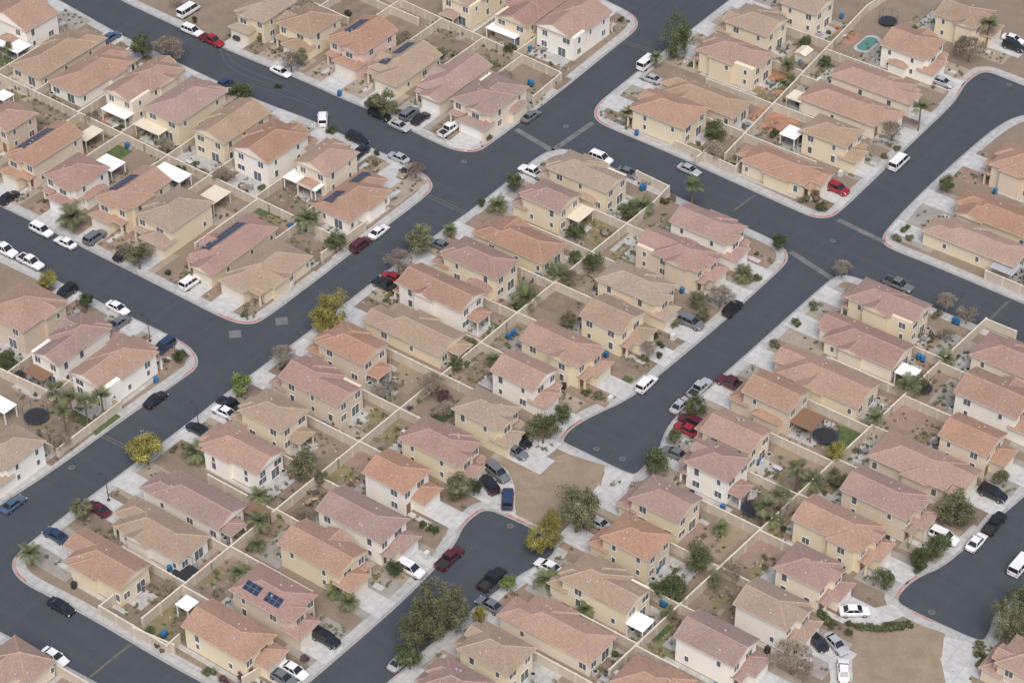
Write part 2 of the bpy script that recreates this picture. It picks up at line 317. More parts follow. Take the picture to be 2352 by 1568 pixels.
for r in [('R',262,283,6,7),('R',1930,80,5,8),('R',1772,280,8,9),('R',1778,190,8,7),('3',2090,955,10,9),('R',2165,757,9,7),('3',818,1068,10,7),('d',1372,530,9,10),('4',1108,832,9,9),
 ('g',262,348,4,6),('g',1125,750,2.4,5),('4',655,462,8,8),('C',565,430,7,8),('C',885,865,6,9),('C',440,362,7,7),('C',820,960,4,8),('4',285,1418,8,9),('4',1290,690,8,8),
 ('3',520,1310,9,8),('4',510,1345,6,7),('3',1738,1278,8,9),('5',1665,1240,9,7),('5',935,865,8,6),('C',1450,560,8,4),('2',2190,800,7,6),('d',1310,810,3,3),('d',870,975,6,6),('g',205,955,6,9),('g',8,135,5,6),('g',12,822,7,6),
 ('4',130,1010,10,8),('d',765,1110,9,6),('4',690,1150,9,9),('C',40,800,5,6),('1',1840,140,9,9),('5',1830,1050,7,8),('C',90,880,7,6),('4',1270,185,5,6),('g',1440,873,1.8,1.8),('4',1680,1340,9,6),('C',1240,1545,5,6),('g',620,495,2.5,6),
 ('d',390,1440,7,7),('g',1935,1010,6,4),('3',2150,840,5,7),('4',820,22,8,12),('4',1025,105,6,8)]: rpatch(*r)
# ---------------- houses ----------------
def capseg(mb,p,q,pitch,mi):
    p=Vector(p);q=Vector(q); d=q-p
    if d.length<.3: return
    s=Vector((-d.y,d.x,0)).normalized()*.13; dn=Vector((0,0,-.03)); up=Vector((0,0,.065))
    mb.face([p-s+dn,q-s+dn,q+up,p+up],mi); mb.face([p+up,q+up,q+s+dn,p+s+dn],mi)
def roof(mb,x0,x1,y0,y1,z,p,axis,e0,e1):
    if axis=='x': l0,l1,w0,w1=x0,x1,y0,y1; T=lambda l,w,zz:(l,w,zz)
    else: l0,l1,w0,w1=y0,y1,x0,x1; T=lambda l,w,zz:(w,l,zz)
    h2=(w1-w0)/2; wm=(w0+w1)/2; zr=z+p*h2; q=math.sqrt(1+p*p)
    a=l0+(h2 if e0=='h' else 0); b=l1-(h2 if e1=='h' else 0)
    if a>b-.05: m=(a+b)/2; a=m-.03; b=m+.03
    off=R()*5
    for wv in (w0,w1):
        mb.face([T(l0,wv,z),T(l1,wv,z),T(b,wm,zr),T(a,wm,zr)],0,[(l0,off),(l1,off),(b,h2*q+off),(a,h2*q+off)])
    for (lv,e,t) in ((l0,e0,a),(l1,e1,b)):
        mb.face([T(lv,w0,z),T(lv,w1,z),T(t,wm,zr)],0 if e=='h' else 2,[(w0,off),(w1,off),(wm,h2*q+off)])
        capseg(mb,T(lv,w0,z),T(t,wm,zr),p,3); capseg(mb,T(lv,w1,z),T(t,wm,zr),p,3)
        mb.face([T(lv,w0,z-.2),T(lv,w1,z-.2),T(lv,w1,z),T(lv,w0,z)],1)
    capseg(mb,T(a,wm,zr),T(b,wm,zr),p,3)
    for wv in (w0,w1): mb.face([T(l0,wv,z-.2),T(l1,wv,z-.2),T(l1,wv,z),T(l0,wv,z)],1)
    mb.face([T(l0,w0,z-.2),T(l1,w0,z-.2),T(l1,w1,z-.2),T(l0,w1,z-.2)],1)
    return zr
def winmesh(w,h,mull=True):
    mb=MB(); f=.09
    mb.box(0,.05,-w/2-f,-w/2,-h/2-f,h/2+f,0,True,True); mb.box(0,.05,w/2,w/2+f,-h/2-f,h/2+f,0,True,True)
    mb.box(0,.05,-w/2,w/2,h/2,h/2+f,0,True,True); mb.box(0,.07,-w/2,w/2,-h/2-f,-h/2,0,True,True)
    if mull: mb.box(.02,.045,-.03,.03,-h/2,h/2,0)
    mb.face([(.02,-w/2,-h/2),(.02,w/2,-h/2),(.02,w/2,h/2),(.02,-w/2,h/2)],1)
    return mb.mesh('window',[WHITE,GLASS])
WM={'a':winmesh(1.25,1.25),'b':winmesh(.65,1.05,False),'s':winmesh(1.8,2.0),'t':winmesh(.85,1.45,False),'w':winmesh(1.7,1.15)}
gd=MB()
gd.face([(0,-2.45,0),(0,2.45,0),(0,2.45,2.15),(0,-2.45,2.15)],0)
for i in range(4): gd.box(0,.05,-2.45,2.45,.03+i*.54,.50+i*.54,0,True,True)
GDM={k:gd.mesh('garage_door',[m]) for k,m in GARD.items()}
dm=MB(); dm.box(0,.06,-.48,.48,0,2.1,0); DM=dm.mesh('door',[DOORM])
HS=[
('H1',-40,30,60,75,135,28,5.4,'NE','gh','S','w'),('H2',28,150,95,186,240,85,3.0,'NE','hh','T','y'),('H3',115,190,190,225,320,128,3.0,'NE','hh','O','w'),
('H4',237,205,300,240,425,160,5.4,'NE','gh','S','c'),('H5',335,245,405,290,515,212,5.4,'NE','hh','P','y'),('H6',437,298,512,332,625,258,5.4,'NE','gh','T','y'),
('H7',537,338,615,382,705,308,5.4,'NE','gh','O','w'),('H8',672,368,745,405,828,352,5.4,'NE','gh','O','c'),('H9',716,470,800,512,920,425,3.0,'NE','hh','O','w'),
('L0',-50,270,15,303,85,262,5.4,'SW','hg','S','b'),('L1',15,350,72,385,190,308,5.4,'SW','gh','O','b'),('L2',95,398,165,437,257,388,5.4,'SW','hh','P','w'),
('L3',218,452,290,486,395,412,5.4,'SW','gh','O','y'),('L4',300,492,388,530,500,465,5.2,'SW','hh','T','y'),('L5',420,600,488,640,632,522,3.0,'SW','hg','P','y'),('L6',500,640,585,688,718,590,3.0,'SW','hh','T','y'),
('R1',535,22,600,52,685,5,5.4,'SW','hh','T','y'),('R2',637,52,712,88,785,38,5.4,'SW','hh','T','y'),('R3',755,88,830,127,912,70,5.4,'SW','gh','O','p'),
('R4',825,162,905,200,1020,128,3.2,'SW','gh','T','y'),('R5',947,205,1008,243,1125,152,3.2,'SW','gh','P','c'),('R6',1035,225,1125,266,1215,200,5.2,'SW','hh','P','c'),
('R9',1010,-12,1080,20,1170,-40,5.4,'NE','gh','S','y'),('R7',1130,30,1205,65,1310,-5,5.4,'NE','gh','P','y'),('R8',1235,55,1320,97,1400,28,5.4,'NE','gh','O','w'),
('K1',-50,712,52,762,160,690,5.4,'NE','hh','O','b'),('K2',55,803,128,838,265,755,5.4,'NE','gh','P','w'),('K3',160,855,240,903,362,808,4.6,'NE','gh','S','w'),
('K4',-60,1040,20,1078,108,1008,5.0,'SW','hh','T','w'),('Q1',-60,1535,45,1590,128,1515,3.2,'SW','hh','S','c'),
('C1',1252,385,1392,442,1450,400,5.4,'NW','gh','T','y'),('C2',1196,448,1285,490,1335,448,5.4,'NW','gh','P','y'),('C3',1080,530,1240,608,1305,565,3.2,'NW','hh','O','y'),
('C4',1010,583,1138,642,1198,600,5.2,'NW','hh','P','y'),('C5',905,648,1062,714,1120,670,5.2,'NW','gh','O','w'),('C6',835,728,1000,825,1070,775,3.0,'NW','gh','T','y'),
('C7',725,785,838,838,893,790,5.4,'NW','gh','O','b'),('C8',635,865,778,932,842,882,5.2,'NW','gh','P','b'),('C9',545,945,652,992,712,937,5.4,'NW','hh','T','y'),
('C10',458,1020,590,1092,655,1035,4.2,'NW','gh','O','w'),('C11',318,1125,512,1215,570,1155,3.2,'NW','gh','P','w'),('C12',230,1200,417,1287,490,1225,3.2,'NW','hh','T','w'),
('C13',125,1268,277,1357,347,1297,3.9,'NW','gh','O','y'),
('D1',1532,505,1667,561,1720,522,5.4,'SE','gh','P','w'),('D2',1452,560,1600,625,1655,583,5.0,'SE','gh','P','b'),('D3',1368,635,1502,700,1555,660,5.2,'SE','hh','T','y'),
('D4',1325,722,1425,767,1490,718,5.4,'SE','gh','T','y'),('D5',1192,775,1335,838,1385,797,5.2,'SE','gh','O','y'),('D6',1122,848,1230,893,1285,850,5.4,'SE','gh','O','w'),
('D7',1030,935,1140,980,1205,937,5.4,'SE','hh','T','y'),('D8',912,1008,1052,1068,1110,1012,5.2,'SE','hh','P','y'),('D9',832,1080,932,1130,990,1082,5.4,'SE','gh','O','w'),
('D10',732,1162,888,1240,932,1197,5.2,'SE','gh','P','w'),('D11',625,1250,780,1318,855,1262,4.8,'SE','gh','O','y'),('D12',527,1345,665,1417,727,1372,5.2,'SE','hh','P','b'),
('D13',407,1440,572,1512,643,1452,4.6,'SE','gh','O','y'),
('E1',1937,685,2100,742,2148,697,5.2,'NW','gh','P','y'),('E2',1857,758,2040,850,2107,800,3.2,'NW','gh','P','c'),('E3',1760,835,1960,945,2022,888,3.2,'NW','gh','O','y'),
('E4',1700,892,1807,950,1867,902,5.4,'NW','gh','O','b'),('E5',1605,978,1717,1037,1778,998,5.0,'NW','gh','O','y'),('E6',1575,1050,1670,1100,1723,1062,5.4,'NW','hh','P','w'),
('E7',1442,1137,1560,1194,1617,1150,5.2,'NW','gh','P','y'),('E8',1375,1232,1490,1287,1550,1228,5.4,'NW','hh','O','y'),('E9',1280,1322,1440,1402,1506,1352,5.0,'NW','gh','T','y'),
('E10',1145,1405,1350,1530,1412,1465,3.2,'NW','hh','O','c'),('E11',1040,1488,1165,1547,1240,1487,5.2,'NW','hh','T','y'),('E12',960,1565,1080,1625,1140,1575,5.2,'NW','hh','P','y'),
('F0',2220,810,2360,872,2420,822,5.0,'SE','hh','P','c'),('F1',2178,897,2330,958,2400,905,5.2,'SE','gh','O','w'),('F2',2150,990,2265,1043,2318,1003,5.2,'SE','gh','O','b'),
('F3',1995,1035,2190,1150,2252,1090,3.2,'SE','hg','O','b'),('F4',1930,1112,2082,1190,2132,1147,5.2,'SE','gh','P','b'),('F5',1808,1192,1980,1262,2040,1207,5.0,'SE','gh','O','y'),
('F6',1772,1292,1882,1347,1943,1305,5.4,'SE','hh','P','c'),('F7',1680,1380,1812,1437,1867,1390,5.2,'SE','gh','T','w'),('F8',1545,1450,1690,1522,1747,1477,5.2,'SE','gh','P','w'),
('F9',1395,1560,1550,1640,1622,1580,3.2,'SE','hh','O','c'),('Q2',2290,1512,2400,1570,2450,1520,5.2,'NW','hh','S','b'),
('G5',1795,2,1872,40,1917,2,5.4,'NW','gh','T','c'),('G4',1665,47,1762,88,1812,45,5.4,'NW','gh','T','y'),('G3',1605,107,1722,170,1777,130,5.0,'NW','hh','O','y'),
('G2',1512,190,1670,282,1717,245,3.2,'NW','hh','T','b'),('G1',1452,242,1562,303,1625,255,4.8,'NW','hh','O','y'),
('G11',2143,30,2240,67,2290,27,5.4,'SE','gh','T','y'),('G6',2022,97,2117,142,2172,97,5.4,'SE','gh','O','w'),('G7',1905,165,2080,245,2130,212,3.2,'SE','hh','O','c'),
('G8',1845,215,2022,312,2070,268,3.2,'SE','hh','S','c'),('G9',1830,297,1937,337,1995,302,5.4,'SE','hh','T','y'),('G10',1697,365,1870,437,1920,400,3.2,'SE','hg','O','y'),
('J1',2270,372,2380,422,2440,372,5.2,'NW','hh','O','b'),('J2',2172,470,2350,552,2412,512,3.2,'NW','hh','O','y'),('J3',2113,522,2320,612,2372,577,3.2,'NW','hh','S','y'),
]
FR={'SE':BD,'NW':-BD,'SW':-AD,'NE':AD}
SOL={'H9':[(1,-.38,-.1),(1,.12,.36)],'L1':[(-1,-.25,.3)],'L3':[(-1,-.2,.3)],'L5':[(-1,-.3,.25)],'R3':[(-1,-.3,.25)],'R4':[(-1,-.4,-.1),(-1,.1,.25)],'D12':[(-1,-.34,-.1),(-1,.02,.26)]}
m,nt,b=newmat('solar_cells'); br=nt.nodes.new('ShaderNodeTexBrick'); br.offset=0; br.inputs['Scale'].default_value=1; br.inputs['Brick Width'].default_value=1.0; br.inputs['Row Height'].default_value=1.2
br.inputs['Mortar Size'].default_value=.05; br.inputs['Color1'].default_value=(.022,.032,.065,1); br.inputs['Color2'].default_value=(.028,.040,.08,1); br.inputs['Mortar'].default_value=(.15,.16,.18,1)
tc=nt.nodes.new('ShaderNodeTexCoord'); nt.links.new(tc.outputs['UV'],br.inputs['Vector']); nt.links.new(br.outputs['Color'],b.inputs['Base Color']); b.inputs['Roughness'].default_value=.35; setspec(b,.4)
SOLM=m
INFO={}
PITCH=.36
def U2(r,a,b): return a+(b-a)*r()
def hash_(s):
    h=5
    for ch in s: h=(h*131+ord(ch))%1000003
    return h
def house(d,idx):
    nm,wu,wv,su,sv,eu,ev,h,fr,ends,rc,wc=d
    rg=random.Random(hash_(nm)); r=rg.random
    pW,pS,pE=g(wu,wv,h+ZS),g(su,sv,h+ZS),g(eu,ev,h+ZS)
    c=(pW+pE)/2; dB=(pS-pW).dot(BD); dA=(pE-pS).dot(AD)
    f=FR[fr]; L,W=(dB,dA) if fr in('SE','NW') else (dA,dB)
    W=max(W,7.2); L=max(L,8.5)
    o=.45; Lb,Wb=L-2*o,W-2*o; s=Vector((-f.y,f.x)); two=h>4
    ang=math.atan2(f.y,f.x)
    sol=nm in SOL
    if ends=='gh' and r()<.3: ends='gg'
    label=f"{'two-storey' if two else 'single-storey'} {WN[wc]} stucco house with {RN[rc]} tile roof"+(" and solar panels" if sol else "")
    e=ob('house',None,(c.x,c.y,ZS+.004),ang); top(e,label,'house','suburban houses with tile roofs')
    sg=1 if r()<.5 else -1
    wm=MB(); rm=MB()
    Wg=min(6.0,.66*Wb); ex=2.3
    if two: xf=Lb/2
    else: xf=Lb/2-2.4
    xr=-Lb/2
    gy0,gy1=(Wb/2-Wg,Wb/2) if sg>0 else (-Wb/2,-Wb/2+Wg)
    gx=xf+(ex if two else 2.4)
    wm.box(xr,xf,-Wb/2,Wb/2,0,h-.1)
    wm.box(xf-.3,gx,gy0+.003,gy1-.003,0,2.7)
    og=.45
    # stepped ridge: on longer two-storey houses the rear third is narrower and lower
    step=two and Lb>11.5 and r()<.45 and not sol
    if step:
        xs_=xr+Lb*U2(r,.26,.36); ins=U2(r,.9,1.4); sy=(-W/2+ins,W/2) if sg>0 else (-W/2,W/2-ins)
        roof(rm,xr-(o if ends[0]=='h' else .3),xs_+2.5,sy[0],sy[1],h-.03,PITCH*.99,'x',ends[0],'g')
        roof(rm,xs_,xf+(o if ends[1]=='h' else .3),-W/2,W/2,h,PITCH,'x','h',ends[1])
    else:
        roof(rm,xr-(o if ends[0]=='h' else .3),xf+(o if ends[1]=='h' or not two else .3),-W/2,W/2,h,PITCH,'x',ends[0],ends[1] if two else 'h')
    gtop=2.75 if two else h-.05
    roof(rm,(xf-1.0) if two else (xf-Wg*.55),gx+og,gy0-og*.9,gy1+og*.9,gtop,PITCH*.98,'x','g','h' if (two or ends[1]=='h') else 'g')
    if not two: wm.box(xf-.2,gx-.01,gy0+.01,gy1-.01,2.6,h-.12)
    if two and h>4.7 and ends[1]=='h' and r()<.75:
        bw=Wb*U2(r,.38,.5); by=(gy0+gy1)/2; bx=.8
        wm.box(xf-.2,xf+bx,by-bw/2,by+bw/2,2.6,h-.2)
        roof(rm,xf-2.2,xf+bx+.4,by-bw/2-.35,by+bw/2+.35,h-.05,PITCH,'x','g','g' if r()<.5 else 'h'); bay=True
    else: bay=False
    ps=-sg; px=None; pd=.7; pw=0
    if r()<(.55 if two else .9) and Lb>9:
        pw=U2(r,3.6,5.2); px=U2(r,-.02,.25)*Lb
        y0,y1=(Wb/2-.2,Wb/2+pd) if ps>0 else (-Wb/2-pd,-Wb/2+.2)
        wm.box(px-pw/2,px+pw/2,y0,y1,0,h-.15)
        k1=r()<.5
        if ps>0: roof(rm,px-pw/2-.35,px+pw/2+.35,0,y1+.35,h-.04,PITCH,'y','g','h' if k1 else 'g')
        else: roof(rm,px-pw/2-.35,px+pw/2+.35,y0-.35,0,h-.04,PITCH,'y','h' if k1 else 'g','g')
    # lower one-storey side roof band on some two-storey houses
    if two and r()<.25:
        sx0=U2(r,-.42,-.2)*Lb; sx1=sx0+U2(r,3.5,5); yy0,yy1=(Wb/2-1.0,Wb/2+1.0) if sg>0 else (-Wb/2-1.0,-Wb/2+1.0)
        wm.box(sx0,sx1,yy0,yy1,0,2.5); roof(rm,sx0-.3,sx1+.3,yy0-.3,yy1+.3,2.6,.4,'x','h','h')
    py0,py1=(-Wb/2+.1,gy0-.2) if sg>0 else (gy1+.2,Wb/2-.1)
    if py1-py0>1.0:
        if r()<.7:
            roof(rm,xf-.3,xf+1.5,py0-.2,py1+.2 ,2.62,.25,'y','g','g')
            wm.box(xf+1.0,xf+1.3,(py0 if sg>0 else py1-.35),(py0+.35 if sg>0 else py1),0,2.45)
        ob('door',DM,(xf+.01,(py0+py1)/2,0.02),0,e)
    if r()<.18:
        yy=U2(r,-.15,.15)*Wb
        roof(rm,xr-2.6,xr+.4,yy-2.0,yy+2.0,2.6,.2,'x','h','g')
        for q in (-1.7,1.6): wm.box(xr-2.4,xr-2.15,yy+q,yy+q+.25,0,2.45)
    for _ in range(3):
        vx=U2(r,0,.25)*Lb; vy=U2(r,.12,.36)*W*(1 if r()<.5 else -1); vz=h+PITCH*(W/2-abs(vy))
        rm.box(vx-.13,vx+.13,vy-.13,vy+.13,vz-.1,vz+.18,4)
    ob('wall',wm.mesh('wall',[WALL[wc]]),parent=e)
    ob('roof',rm.mesh('roof',[ROOF[rc],FASC,WALL[wc],RCAP[rc],METAL]),parent=e)
    gk='w' if wc in 'wc' else 'c'
    ob('garage_door',GDM[gk],(gx+.01,(gy0+gy1)/2,.02),0,e,(1,min(1,(Wg-.6)/4.9),1))
    def win(k,x,y,z,rz): ob('window',WM[k],(x,y,z),rz,e)
    zz=[1.5]+([h-1.35] if two else [])
    for z in zz:
        up=z>2.4
        for y in ([-.3,.28] if up else [.3]): win('a' if r()<.6 else 'w',xr-.01,y*Wb,z,math.pi)
        if not up: win('s',xr-.01,-.18*Wb,1.05,math.pi)
        for sd in (-1,1):
            xs=[-.36,-.05,.32] if Lb>12 else [-.3,.25]
            for x in xs:
                if r()<.8:
                    pp=Wb/2+.01; xx=x*Lb if two else x*Lb-1.2
                    if sd==ps and px is not None and abs(xx-px)<pw/2+.7:
                        if abs(xx-px)<pw/2-.8: pp=Wb/2+pd+.01
                        else: continue
                    win('b' if r()<.55 else ('t' if r()<.5 else 'a'),xx,sd*pp,z,sd*math.pi/2)
        if up:
            win('a',xf+.01,(-.36 if sg>0 else .36)*Wb,z,0)
            win('w',xf+(.82 if bay else .01),(gy0+gy1)/2,z,0)
    if sol:
        for (sd,a,b_) in SOL[nm]:
            ph=1.65 if nm=='D12' else 2.4
            n=max(2,round((b_-a)*L)); w2=W/2; pw_=n*1.0
            sm=MB(); sm.face([(0,-ph/2,.05),(pw_,-ph/2,.05),(pw_,ph/2,.05),(0,ph/2,.05)],0,[(0,0),(pw_,0),(pw_,2.4),(0,2.4)])
            sm.box(0,pw_,-ph/2,ph/2,0,.045,0)
            yy=sd*w2*.48; po=ob('solar_panel',sm.mesh('solar_panel',[SOLM]),(a*L,yy,h+PITCH*(w2-abs(yy))+.05),0,e)
            po.rotation_euler=(-sd*math.atan(PITCH),0,0)
    I=INFO[nm]=dict(c=c,f=f,s=s,Lb=Lb,Wb=Wb,xf=xf,xr=xr,gx=gx,gy=(gy0+gy1)/2,Wg=Wg,sg=sg,two=two,e=e,pat=None)
    st=c+f*gx+s*((gy0+gy1)/2); D=0
    def rect(x0,x1,y0,y1): return [c+f*x0+s*y0,c+f*x1+s*y0,c+f*x1+s*y1,c+f*x0+s*y1]
    if block_of(st):
        while D<16 and block_of(st+f*D): D+=.25
        if D>=15.5: D=7.0
        if D>1:
            hw=min(2.5,Wg/2); D2=D-.3; yc=(gy0+gy1)/2
            queue('driveway',rect(gx,gx+D2,yc-hw,yc+hw),DRIVE,5,False)
            lo=-Wb/2-1.4; hi=Wb/2+1.4; Dy=gx+D-1.8
            code=rg.choice('1124423')
            if Dy>xf+1: queue('front_yard',rect(xf,Dy,lo,hi),PALG[code],1)
            if r()<.8:
                yy=(py0+py1)/2; queue('front_path',rect(xf,gx+2,yy-.5,yy+.5),DRIVE,6)
    I['D']=D
    code=rg.choice('1224d23C45')
    queue('back_yard',rect(xr-5,xr,-Wb/2-1,Wb/2+1),PALG[code],2)
    if r()<.28:
        yy=U2(r,-.3,.3)*Wb; queue('lawn_patch',rect(xr-5.6,xr-5.6+U2(r,1.5,3),yy-2,yy+2),PALG[rg.choice('gdd4')],4)
    if r()<.85:
        a,b2=-Wb*U2(r,.2,.5),Wb*U2(r,.1,.5); dd=U2(r,2.2,4)
        queue('patio',rect(xr-dd,xr,a,b2),PATIO,4); I['pat']=(xr-dd*.6,(a+b2)/2)
    if r()<.7: queue('side_path',rect(xr-1.5,xf-1,-sg*(Wb/2+.15),-sg*(Wb/2+1.05)),PATIO,4)
for i,d in enumerate(HS): house(d,i)
flush()
# ---------------- block walls ----------------
wcount=[0]
def wall(p,q,h=1.8,t=.22):
    d=q-p; L=d.length
    if L<1: return
    wcount[0]+=1
    h=h+.012*(wcount[0]%7)
    mb=MB(); mb.box(0,L,-t/2,t/2,0,h,0); mb.box(-.03,L+.03,-t/2-.03,t/2+.03,h,h+.07,1,True,True)
    n=int(L/3.2)
    for k in range(n+1):
        x=k*L/max(n,1); mb.box(x-.2,x+.2,-t/2-.07,t/2+.07,0,h+.1,1)
    o=ob('block_wall',mb.mesh('block_wall',[BLOCKW,CAPW]),(p.x,p.y,ZS),math.atan2(d.y,d.x))
    top(o,'cream masonry block wall between suburban yards','wall','masonry walls between the yards')
RL={'1':((-60,160),(770,562)),'2':((870,-5),(1285,185)),'4':((1500,484),(330,1440)),'5':((2262,752),(1400,1558)),'7':((1990,32),(1665,372)),'3':((-60,838),(150,935))}
RL={k:(g(*a),g(*b)) for k,(a,b) in RL.items()}
for k,(a,b) in RL.items():
    n=max(1,int((b-a).length/14))
    for i in range(n): wall(a.lerp(b,i/n),a.lerp(b,(i+1)/n),1.88)
ROWS=[('H1 H2 H3 H4 H5 H6 H7 H8 H9','1'),('L0 L1 L2 L3 L4 L5 L6','1'),('R1 R2 R3 R4 R5 R6','2'),('R9 R7 R8','2'),
 ('C1 C2 C3 C4 C5 C6 C7 C8 C9 C10 C11 C12 C13','4'),('D1 D2 D3 D4 D5 D6 D7 D8 D9 D10 D11 D12 D13','4'),
 ('E1 E2 E3 E4 E5 E6 E7 E8 E9 E10 E11','5'),('F0 F1 F2 F3 F4 F5 F6 F7 F8 F9','5'),('G5 G4 G3 G2 G1','7'),('G6 G7 G8 G9 G10','7'),('K1 K2 K3','3')]
def isect(p,d,a,b):
    e=b-a; den=d.x*e.y-d.y*e.x
    if abs(den)<1e-6: return None
    w=a-p; return (w.x*e.y-w.y*e.x)/den
for names,rl in ROWS:
    ns=names.split(); a,b=RL[rl]
    for i,j in zip(ns,ns[1:]):
        A,B=INFO[i],INFO[j]; s=A['s']
        dlt=(B['c']-A['c']).dot(s); sg=1 if dlt>0 else -1
        ea=sg*A['Wb']/2; eb=dlt-sg*B['Wb']/2; mid=(ea+eb)/2
        fa=A['xf']; fb=(B['c']-A['c']).dot(A['f'])+B['xf']
        st=min(fa,fb)-3.0; p=A['c']+s*mid+A['f']*st
        t=isect(p,-A['f'],a,b)
        if t is None or t>32 or t<2: continue
        wall(p,p-A['f']*t)
for pl in [[(740,600),(838,530),(770,500)],[(1225,240),(1288,187)],[(1552,343),(1688,402),(1700,390)],[(262,1388),(232,1412),(385,1502),(415,1475)],[(278,942),(135,1050),(105,1035)],[(278,942),(150,890)],[(1462,412),(1535,447),(1500,484)],
  [(2262,642),(2420,708)],[(2262,752),(2330,780)],[(610,1545),(560,1575)],[(130,1545),(225,1600)],[(310,1462),(400,1500)],[(1995,28),(2100,-40)],[(790,575),(770,562)],[(730,515),(770,500)],[(780,-20),(870,22),(960,60)],[(700,15),(800,60)],[(1600,380),(1640,345)]]:
    P=[g(*p) for p in pl]
    for a,b in zip(P,P[1:]): wall(a,b)
# ---------------- foliage ----------------
def leafmat(n,c): 
    return noisemat(n,tuple(x*.6 for x in c),tuple(min(1,x*1.4) for x in c),.8,.9,rand=.16,spec=.1,fine=5,famp=.22)
LEAF={'g':leafmat('leaf_green',(.10,.118,.055)),'d':leafmat('leaf_dark',(.06,.08,.038)),'o':leafmat('leaf_olive',(.145,.148,.085)),'y':leafmat('leaf_yellow',(.23,.21,.065)),
      'b':leafmat('twig_tan',(.25,.21,.165)),'p':leafmat('leaf_purple',(.12,.075,.085)),'l':leafmat('leaf_bright',(.14,.18,.06)),'m':leafmat('palm_green',(.14,.155,.08)),'r':leafmat('leaf_russet',(.20,.14,.095))}
LN={'g':'green','d':'dark green','o':'olive','y':'yellow-green','b':'bare grey-brown','p':'purple','l':'bright green','m':'green','r':'russet'}
BARK=noisemat('bark',(.12,.085,.06),(.20,.15,.11),3,.95)
def crown(seed,n,leaf,ncl,sq=.85,spread=.72,cr=(.26,.42),droop=0):
    rg=random.Random(seed); mb=MB(); cl=[]
    for i in range(ncl):
        while True:
            p=Vector((rg.uniform(-1,1),rg.uniform(-1,1),rg.uniform(-.75,1)))
            if .25<p.length<1: break
        cl.append((Vector((p.x*spread,p.y*spread,p.z*spread*sq)),rg.uniform(*cr)))
    for i in range(n):
        c,r=cl[rg.randrange(ncl)]
        d=Vector((rg.gauss(0,1),rg.gauss(0,1),rg.gauss(0,1))).normalized()
        p=c+d*r*rg.uniform(.45,1.18)
        if droop: p.z-=droop*rg.random()*r
        a=Vector((rg.gauss(0,1),rg.gauss(0,1),rg.gauss(0,.7))).normalized(); b=a.cross(d)
        if b.length<.1: continue
        b.normalize(); s=leaf*rg.uniform(.6,1.3)
        mb.face([p-a*s,p+b*s*.6,p+a*s,p-b*s*.6],0)
    return mb,cl
def trunkmesh(cl,h,r,nm,n=6):
    mb=MB(); fk=Vector((0.03,0,h*.5)); mb.tube((0,0,0),fk,r,r*.7,7); mb.tube(fk,(0,.03,h*.95),r*.7,r*.3,6)
    for c,_ in cl[:n]:
        q=Vector((c.x,c.y,h+c.z)); m=fk.lerp(q,.5)+Vector((0,0,.08)); mb.tube(fk,m,r*.45,r*.3,5); mb.tube(m,q,r*.3,r*.1,4)
    return mb.mesh(nm,[BARK])
TV={}
for k,(n,leaf,ncl,cnt) in {'n':(4200,.05,20,6),'B':(7200,.032,40,3),'s':(1300,.095,7,4)}.items():
    TV[k]=[]
    for q in range(cnt):
        if k=='B': mb,cl=crown(100*ord(k)+q,n,leaf,ncl,1.25,.76,(.12,.27),1.4)
        else: mb,cl=crown(100*ord(k)+q,n,leaf,ncl,.95,.76 if k=='n' else .72,(.18,.38) if k=='n' else (.26,.42))
        TV[k].append((mb.mesh('crown',[LEAF['g']]),trunkmesh(cl,1.05,.06,'trunk',12)))
def baremesh(seed):
    rg=random.Random(seed); mb=MB(); tr=MB(); tr.tube((0,0,0),(0,0,.45),.06,.045,6)
    def br(p,d,l,r,dep):
        q=p+d*l; mb.tube(p,q,r,r*.65,3)
        if dep==0:
            for _ in range(3):
                e=(d+Vector((rg.gauss(0,.6),rg.gauss(0,.6),rg.gauss(.1,.5)))).normalized(); t=q+e*.16; s=Vector((.012,.008,0)); mb.face([q-s,q+s,t+s,t-s])
                for _ in range(2):
                    w=t+Vector((rg.gauss(0,.07),rg.gauss(0,.07),rg.gauss(0,.07))); a=Vector((rg.gauss(0,1),rg.gauss(0,1),rg.gauss(0,1))).normalized()*.03; b=a.orthogonal()
                    mb.face([w-a,w+b*.7,w+a,w-b*.7])
            return
        for _ in range(4 if dep>1 else 3):
            e=(d+Vector((rg.gauss(0,.6),rg.gauss(0,.6),rg.gauss(.15,.35)))).normalized(); br(q,e,l*.75,r*.6,dep-1)
    for i in range(5):
        a=i*1.256+rg.random(); br(Vector((0,0,.42)),Vector((math.cos(a)*.7,math.sin(a)*.7,.75)).normalized(),.42,.03,3)
    return mb.mesh('crown',[LEAF['b']]),tr.mesh('trunk',[BARK])
BARE=[baremesh(s) for s in (3,9)]
